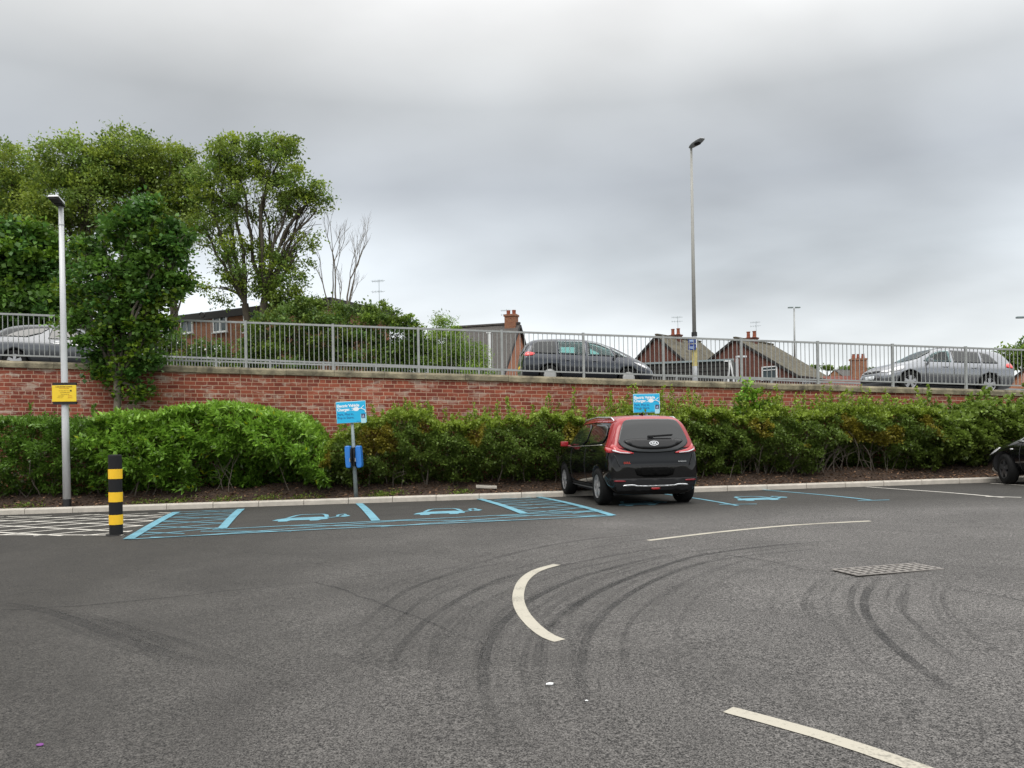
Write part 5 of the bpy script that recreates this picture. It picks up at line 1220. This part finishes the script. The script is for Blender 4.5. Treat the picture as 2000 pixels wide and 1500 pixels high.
# bushes between the far railing and the buildings
BT = [(1, 1, 1), (1.3, 1.2, .8), (.7, .8, .8), (1.1, 1.05, .7)]
def bush(name, label, px, foot_py, blobs, n, sz, tints=BT, m='leaf_bush', aspect=.6, clump=.45, flowers=0):
    Y = blobs[0][4]; f = low(px, Y, .9); r = tree(name, label, f, P(px, foot_py, Y), blobs, n, sz, M[m], tints, M['twig'], .07, clump, stems=3, cat='bush', aspect=aspect, base_kind='stems')
    if flowers:
        C_ = []
        for k in range(flowers):
            b_ = rnd.choice(blobs[:4]); a_ = rnd.uniform(0, 6.28); q = rnd.random() ** .5; p_ = P(b_[0] + b_[2] * q * math.cos(a_), b_[1] + b_[3] * q * math.sin(a_), Y - b_[2] * Y / F * math.sqrt(max(.05, 1 - q * q)) - .08) - f; C_ += [tuple(p_ + Vector((rnd.gauss(0, .02), 0, rnd.gauss(0, .02)))) for _ in range(3)]
        leaves('flowers', np.array(C_), .075, M['petal'], r, np.full((len(C_), 3), 1.0), jit=.2, aspect=.8)
    return r
M['petal'] = leaf_mat('white_petal', (.75, .75, .70), .6, .2)
bush('flowering_bush', 'dark green bush below the windows of the flat-roofed block, dotted with pale flowers', 370, 700, [(350, 690, 55, 40, 33.5, 1, 1), (400, 700, 50, 34, 33.5, 1, 1), (310, 660, 40, 50, 33.5, .8, 1), (440, 715, 50, 20, 33.5, .7, 1), (330, 720, 60, 20, 33.5, .7, 1)], 15000, .12, flowers=46)
bush('tall_bush', 'large dense bush in front of the flats, below the open tree', 560, 690, [(520, 660, 45, 45, 34, 1, 1), (580, 640, 60, 45, 34, 1.2, 1), (545, 700, 70, 30, 34, 1, 1), (640, 650, 55, 60, 34, 1.1, 1), (600, 605, 40, 22, 34, .4, .9), (560, 722, 90, 16, 34, .6, 1), (500, 700, 40, 30, 34, .8, 1)], 27000, .13)
bush('tall_bush', 'large dense bush under the tall tv aerial, its top stepping down to the right', 720, 690, [(690, 630, 50, 40, 34, 1, 1), (745, 635, 45, 42, 34, 1, 1), (700, 685, 65, 45, 34, 1.2, 1), (780, 665, 45, 45, 34, 1, 1), (800, 645, 22, 28, 34, .4, .8), (840, 695, 35, 35, 34, .9, 1), (795, 690, 50, 36, 34, 1.2, 1), (760, 700, 50, 30, 34, 1.0, 1), (820, 668, 26, 24, 34, .6, 1), (720, 725, 90, 18, 34, .8, 1), (830, 728, 70, 16, 34, .8, 1)], 27000, .13)
bush('willow_bush', 'light green feathery bush left of the slate-roofed house, with wispy top shoots', 880, 710, [(870, 680, 48, 42, 33, 1, 1), (915, 700, 34, 32, 33, .8, 1), (850, 640, 24, 22, 33, .25, .7), (885, 630, 16, 18, 33, .12, .5), (860, 622, 10, 14, 33, .06, .6), (900, 728, 70, 16, 33, .8, 1)], 13000, .12, [(1.9, 1.75, 1.2), (1.5, 1.5, 1.2), (1.2, 1.2, 1)], aspect=.3)
bush('shrubbery', 'dense dark shrubbery behind the silver crossover at the far left', 80, 690, [(-30, 690, 90, 50, 33.5, 1, 1), (60, 660, 70, 60, 33.5, 1, 1), (140, 680, 80, 55, 33.5, 1, 1), (220, 670, 70, 60, 33.5, 1, 1), (180, 610, 60, 40, 33.5, .7, 1), (270, 700, 50, 40, 33.5, .6, 1)], 20000, .15, [(.8, .85, .85), (.6, .7, .7), (1, 1, .9)])
for i, (px, py, Y, rx, rz) in enumerate(((1975, 697, 110, 26, 22), (2015, 690, 108, 24, 24), (1590, 716, 330, 9, 5), (1617, 718, 330, 8, 4), (1700, 722, 300, 10, 5), (1655, 717, 340, 12, 5))):
    f = P(px, py + 30, Y); tree('distant_tree', ('rounded green tree behind the rear of the grey hatchback', 'green tree cut off by the right edge of the picture', 'tiny far tree on the skyline left of the far houses', 'tiny far tree on the skyline between two far houses', 'tiny far tree on the skyline right of the far houses', 'tiny far tree on the skyline above the pale hill')[i], f, P(px, py + 6, Y),
        [(px, py, rx, rz, Y, 1, 1), (px - rx * .5, py + rz * .5, rx * .6, rz * .6, Y, .5, 1), (px + rx * .5, py + rz * .4, rx * .6, rz * .6, Y, .5, 1)], 2500 if i < 2 else 700, .45 if i < 2 else .8, M['leaf_bush'], BT, M['bark'], .25, 1.2)
# maple in the bed, right in front of the wall
mf = PL(237, 815, WA - .45); mf.z = bed_z(mf.x, WA - .45); MY = mf.y
MT = [(1, 1, 1), (1.3, 1.25, 1), (.75, .85, .85), (1.15, 1.1, .8), (1.8, 1.35, .6)]
tree('maple_tree', 'dark green maple tree growing from the hedge in front of the brick wall', mf, P(228, 745, MY),
     [(285, 425, 34, 30, MY, .8, 1), (250, 455, 34, 26, MY, .6, .9), (205, 440, 36, 22, MY, .3, .6), (325, 465, 34, 26, MY, .8, 1), (345, 500, 24, 20, MY, .35, .9), (300, 505, 46, 34, MY, 1.1, 1), (235, 510, 42, 40, MY, 1.0, .9), (170, 500, 32, 30, MY, .5, .8), (165, 560, 38, 32, MY, .7, .85),
      (330, 560, 36, 30, MY, .8, 1), (280, 580, 44, 34, MY, 1.1, 1), (215, 590, 46, 36, MY, 1.1, .9), (160, 630, 28, 26, MY, .4, .8), (300, 640, 32, 26, MY, .7, .95), (240, 650, 44, 32, MY, 1.1, 1), (190, 665, 34, 26, MY, .6, .9), (270, 695, 30, 30, MY, .6, .9), (215, 710, 34, 26, MY, .6, .9),
      (265, 735, 18, 18, MY, .22, .8), (272, 768, 12, 20, MY, .16, .9), (190, 722, 16, 12, MY, .12, .8), (240, 745, 20, 12, MY, .15, .8), (290, 395, 12, 16, MY, .12, 1), (358, 545, 12, 14, MY, .1, 1), (140, 590, 14, 16, MY, .12, 1), (365, 455, 10, 10, MY, .06, 1)], 25000, .098, M['leaf_maple'], MT, M['bark_pale'], .105, .36, aspect=.95, up=.9)

# ---- hedges in the bed
def hedge(name, label, px0, px1, top_fn, m, n, lsize, tint_fn, aspect=.5, a_front=17.55, lowgap=None, stems=10, front_wave=.16, up=.5, sprigs=0, dense_in=.35, shoot=None, cat='hedge', zlow=.05):
    s0, s1 = [PL(p, 900, 18.0).x / math.cos(TH) for p in (px0, px1)]
    mid = S((s0 + s1) / 2, 18.2); mid.z = bed_z(mid.x, 18.2); r = empty(name, mid, 0, label, cat)
    pts = []; outs = []; tints = []
    def ph(s, k): return math.sin(s * 1.7 + k) * .5 + math.sin(s * 3.9 + k * 2.1) * .3 + math.sin(s * 8.3 + k * .7) * .2
    ztop_cache = {}
    while len(pts) < n:
        s = rnd.uniform(s0, s1); x = s * math.cos(TH); pxs = CX + (x / (18.2 + B * x)) * F
        zt = P(pxs, top_fn(pxs), (WA - .75) + B * x).z + .05 * ph(s * 2.3, 1); zb = bed_z(x, 17.9) + zlow
        h = zt - zb
        v = rnd.random() ** .9; z = zb + v * h
        # front face of the hedge: bulges, deep hollows low down
        fr = a_front + 1.35 * front_wave * ph(s, 3 + 2.5 * z) + .15 * math.sin(s * 8.7 + 3 * math.sin(z * 4)) * math.sin(z * 7.1 + s * 2) + .12 * math.cos(v * 6) + (.28 * max(0, v - .72) / .28) ** 1.0 + .10 * math.sin(s * 5 + z * 9)
        if v < .34: fr += (.34 - v) * 1.3 * (.6 + .5 * math.sin(s * 2.3 + 1.0))
        if lowgap and lowgap(pxs, v): fr += .55
        bk = WA - .08
        if fr > bk - .1: continue
        u = rnd.random()
        if u < dense_in: a = rnd.uniform(fr, bk)
        else: a = fr + abs(rnd.gauss(0, .11))
        if rnd.random() < .18: z = zt - abs(rnd.gauss(0, .05)); a = rnd.uniform(fr, bk); v = 1
        # clumpy: leave random pockets open
        cl = math.sin(s * 7.1 + z * 5.3) * math.sin(s * 4.3 - z * 8.7 + 2) + .5 * math.sin(s * 13 + z * 11)
        if cl < -.22 and a < fr + .26 and rnd.random() < .9: continue
        pts.append((x - mid.x, a + B * x - mid.y, z - mid.z)); outs.append((-.15, -.75 if v < .95 else -.1, .25 if v < .95 else .8)); tints.append(tint_fn(pxs, v, cl, s, z))
    # upright shoots above the top
    sw = MB()
    for k in range(sprigs):
        s = rnd.uniform(s0 + .1, s1 - .1); x = s * math.cos(TH); pxs = CX + (x / (18.2 + B * x)) * F
        zt = P(pxs, top_fn(pxs), (WA - .75) + B * x).z; L = (rnd.uniform(.08, .28) if rnd.random() < .82 else rnd.uniform(.25, .5)) * (shoot(pxs) if shoot else 1)
        a = rnd.uniform(a_front + .3, WA - .25); p0 = Vector((x - mid.x, a + B * x - mid.y, zt - mid.z - .1)); p1 = p0 + Vector((rnd.uniform(-.1, .1), rnd.uniform(-.12, .05), L + .1))
        sw.tube([p0, p1], [.006, .002], 4, cap=False)
        for q in range(int(12 + L * 90)):
            t = rnd.random(); w = .075 * (1 - t * .75)
            c = p0.lerp(p1, t); pts.append((c.x + rnd.gauss(0, w * .6), c.y + rnd.gauss(0, w * .6), c.z)); outs.append((0, -.3, .6)); b = tint_fn(pxs, 1.15, 1, s, zt); tints.append(b)
    st = MB()
    for k in range(stems):
        s = rnd.uniform(s0, s1); x = s * math.cos(TH); a = rnd.uniform(a_front + .25, a_front + .6); z0 = bed_z(x, a) - .03
        p0 = Vector((x - mid.x, a + B * x - mid.y, z0 - mid.z)); tip = p0 + Vector((rnd.uniform(-.5, .5), rnd.uniform(-.3, .25), rnd.uniform(.45, 1.0)))
        w = rnd.uniform(.007, .017); q = limb(st, p0, tip, w, w * .5, .14, 6, 5)
        for j in range(2): limb(st, q[2 + j], q[2 + j] + Vector((rnd.uniform(-.4, .4), rnd.uniform(-.3, .05), rnd.uniform(.05, .45))), w * .6, w * .25, .15, 4, 4)
    if sw.v: st.add(sw.v, sw.f)
    tag(st.build('twigs', M['twig_grey'], r, smooth=True), kind='stuff')
    leaves('foliage', np.array(pts), lsize, m, r, np.array(tints), out=np.array(outs), up=up, aspect=aspect)
    return r
M['twig_grey'] = mat('grey_twig', (.13, .11, .09), .95, var=.3)
def lerp_pts(pts):
    def f(x):
        if x <= pts[0][0]: return pts[0][1]
        for (a, b), (c, d) in zip(pts, pts[1:]):
            if x <= c: return b + (d - b) * (x - a) / (c - a)
        return pts[-1][1]
    return f
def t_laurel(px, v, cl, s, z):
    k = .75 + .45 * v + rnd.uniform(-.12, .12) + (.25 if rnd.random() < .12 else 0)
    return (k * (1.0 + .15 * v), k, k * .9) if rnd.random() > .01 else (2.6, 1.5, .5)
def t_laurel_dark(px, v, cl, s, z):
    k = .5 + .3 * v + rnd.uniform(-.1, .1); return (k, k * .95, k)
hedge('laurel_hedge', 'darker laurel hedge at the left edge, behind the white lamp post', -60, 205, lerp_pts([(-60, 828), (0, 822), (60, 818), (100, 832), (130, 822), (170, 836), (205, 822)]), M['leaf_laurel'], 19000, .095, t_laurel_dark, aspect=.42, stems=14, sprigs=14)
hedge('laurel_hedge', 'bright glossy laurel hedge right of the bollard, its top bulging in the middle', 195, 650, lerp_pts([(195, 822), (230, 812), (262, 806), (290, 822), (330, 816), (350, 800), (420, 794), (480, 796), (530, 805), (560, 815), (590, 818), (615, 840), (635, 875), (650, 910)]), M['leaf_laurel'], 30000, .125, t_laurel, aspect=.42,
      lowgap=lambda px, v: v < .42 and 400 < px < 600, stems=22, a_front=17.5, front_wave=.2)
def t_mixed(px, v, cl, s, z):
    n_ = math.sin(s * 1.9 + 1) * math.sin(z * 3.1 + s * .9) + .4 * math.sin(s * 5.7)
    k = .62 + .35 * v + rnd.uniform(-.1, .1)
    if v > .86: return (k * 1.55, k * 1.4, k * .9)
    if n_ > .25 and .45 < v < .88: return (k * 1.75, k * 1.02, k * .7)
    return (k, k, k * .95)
HT0 = lerp_pts([(640, 872), (665, 852), (690, 828), (720, 808), (760, 800), (820, 800), (880, 818), (930, 820), (980, 808), (1050, 802), (1100, 806), (1160, 812), (1220, 800), (1300, 800), (1360, 800), (1420, 798), (1480, 800), (1560, 796), (1640, 792), (1740, 790), (1800, 800), (1850, 806), (1900, 792), (1960, 788), (2060, 780)])
def HT(x): return HT0(x) + 9 + 7 * math.sin(x * .045) + 5 * math.sin(x * .11 + 1) + 3 * math.sin(x * .27)
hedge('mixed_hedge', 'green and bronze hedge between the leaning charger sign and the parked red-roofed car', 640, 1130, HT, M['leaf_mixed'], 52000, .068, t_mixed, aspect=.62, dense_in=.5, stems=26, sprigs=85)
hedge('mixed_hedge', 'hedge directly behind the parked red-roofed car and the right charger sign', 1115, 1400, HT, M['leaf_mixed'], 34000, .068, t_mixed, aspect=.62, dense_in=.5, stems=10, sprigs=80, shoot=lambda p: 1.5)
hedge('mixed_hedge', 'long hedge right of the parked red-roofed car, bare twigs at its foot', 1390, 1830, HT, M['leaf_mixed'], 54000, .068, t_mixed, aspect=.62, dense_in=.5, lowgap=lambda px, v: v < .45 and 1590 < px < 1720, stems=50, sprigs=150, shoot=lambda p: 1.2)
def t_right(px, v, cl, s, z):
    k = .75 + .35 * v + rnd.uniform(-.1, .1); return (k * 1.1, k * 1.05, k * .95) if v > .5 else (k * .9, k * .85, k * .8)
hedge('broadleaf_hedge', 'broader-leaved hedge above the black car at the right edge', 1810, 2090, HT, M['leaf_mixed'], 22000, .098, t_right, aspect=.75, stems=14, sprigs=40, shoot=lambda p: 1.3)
# bright sapling standing out of the hedge
sf = PL(1465, 935, 18.2); sf.z = bed_z(sf.x, 18.2)
tree('sapling', 'bright yellow-green sapling standing out above the hedge below the railing', sf, PL(1462, 830, 18.2), [(1460, 800, 26, 20, sf.y, 1, 1), (1462, 772, 15, 16, sf.y, .5, 1), (1482, 790, 18, 14, sf.y, .4, 1), (1440, 775, 8, 6, sf.y, .12, 1), (1460, 755, 8, 8, sf.y, .15, 1)], 1500, .085, M['leaf_laurel'], [(1.3, 1.15, .8), (1.1, 1.05, .9)], M['twig'], .018, .16, aspect=.7)
# weeds at the foot of the hedges
def weeds():
    C_, T_ = [], []; pl = [(300, 955, 60), (350, 950, 40), (440, 950, 40), (600, 938, 40), (760, 945, 35), (740, 935, 30), (900, 935, 25), (50, 985, 40), (520, 945, 30), (1340, 935, 20)]
    for px, py, w in pl:
        for k in range(170):
            x = PL(px + rnd.gauss(0, w / 2), py, 17.35).x; a = 17.35 + rnd.gauss(0, .12); z = bed_z(x, a)
            C_.append((x, a + B * x, z + rnd.uniform(0, .05))); T_.append((1.2, 1.15, .9))
    o = leaves('ground_weeds', np.array(C_), .06, M['leaf_mixed'], None, np.array(T_), up=.9, aspect=.3); tag(o, 'patches of low green weeds growing through the bark', 'weeds', kind='stuff')
weeds()
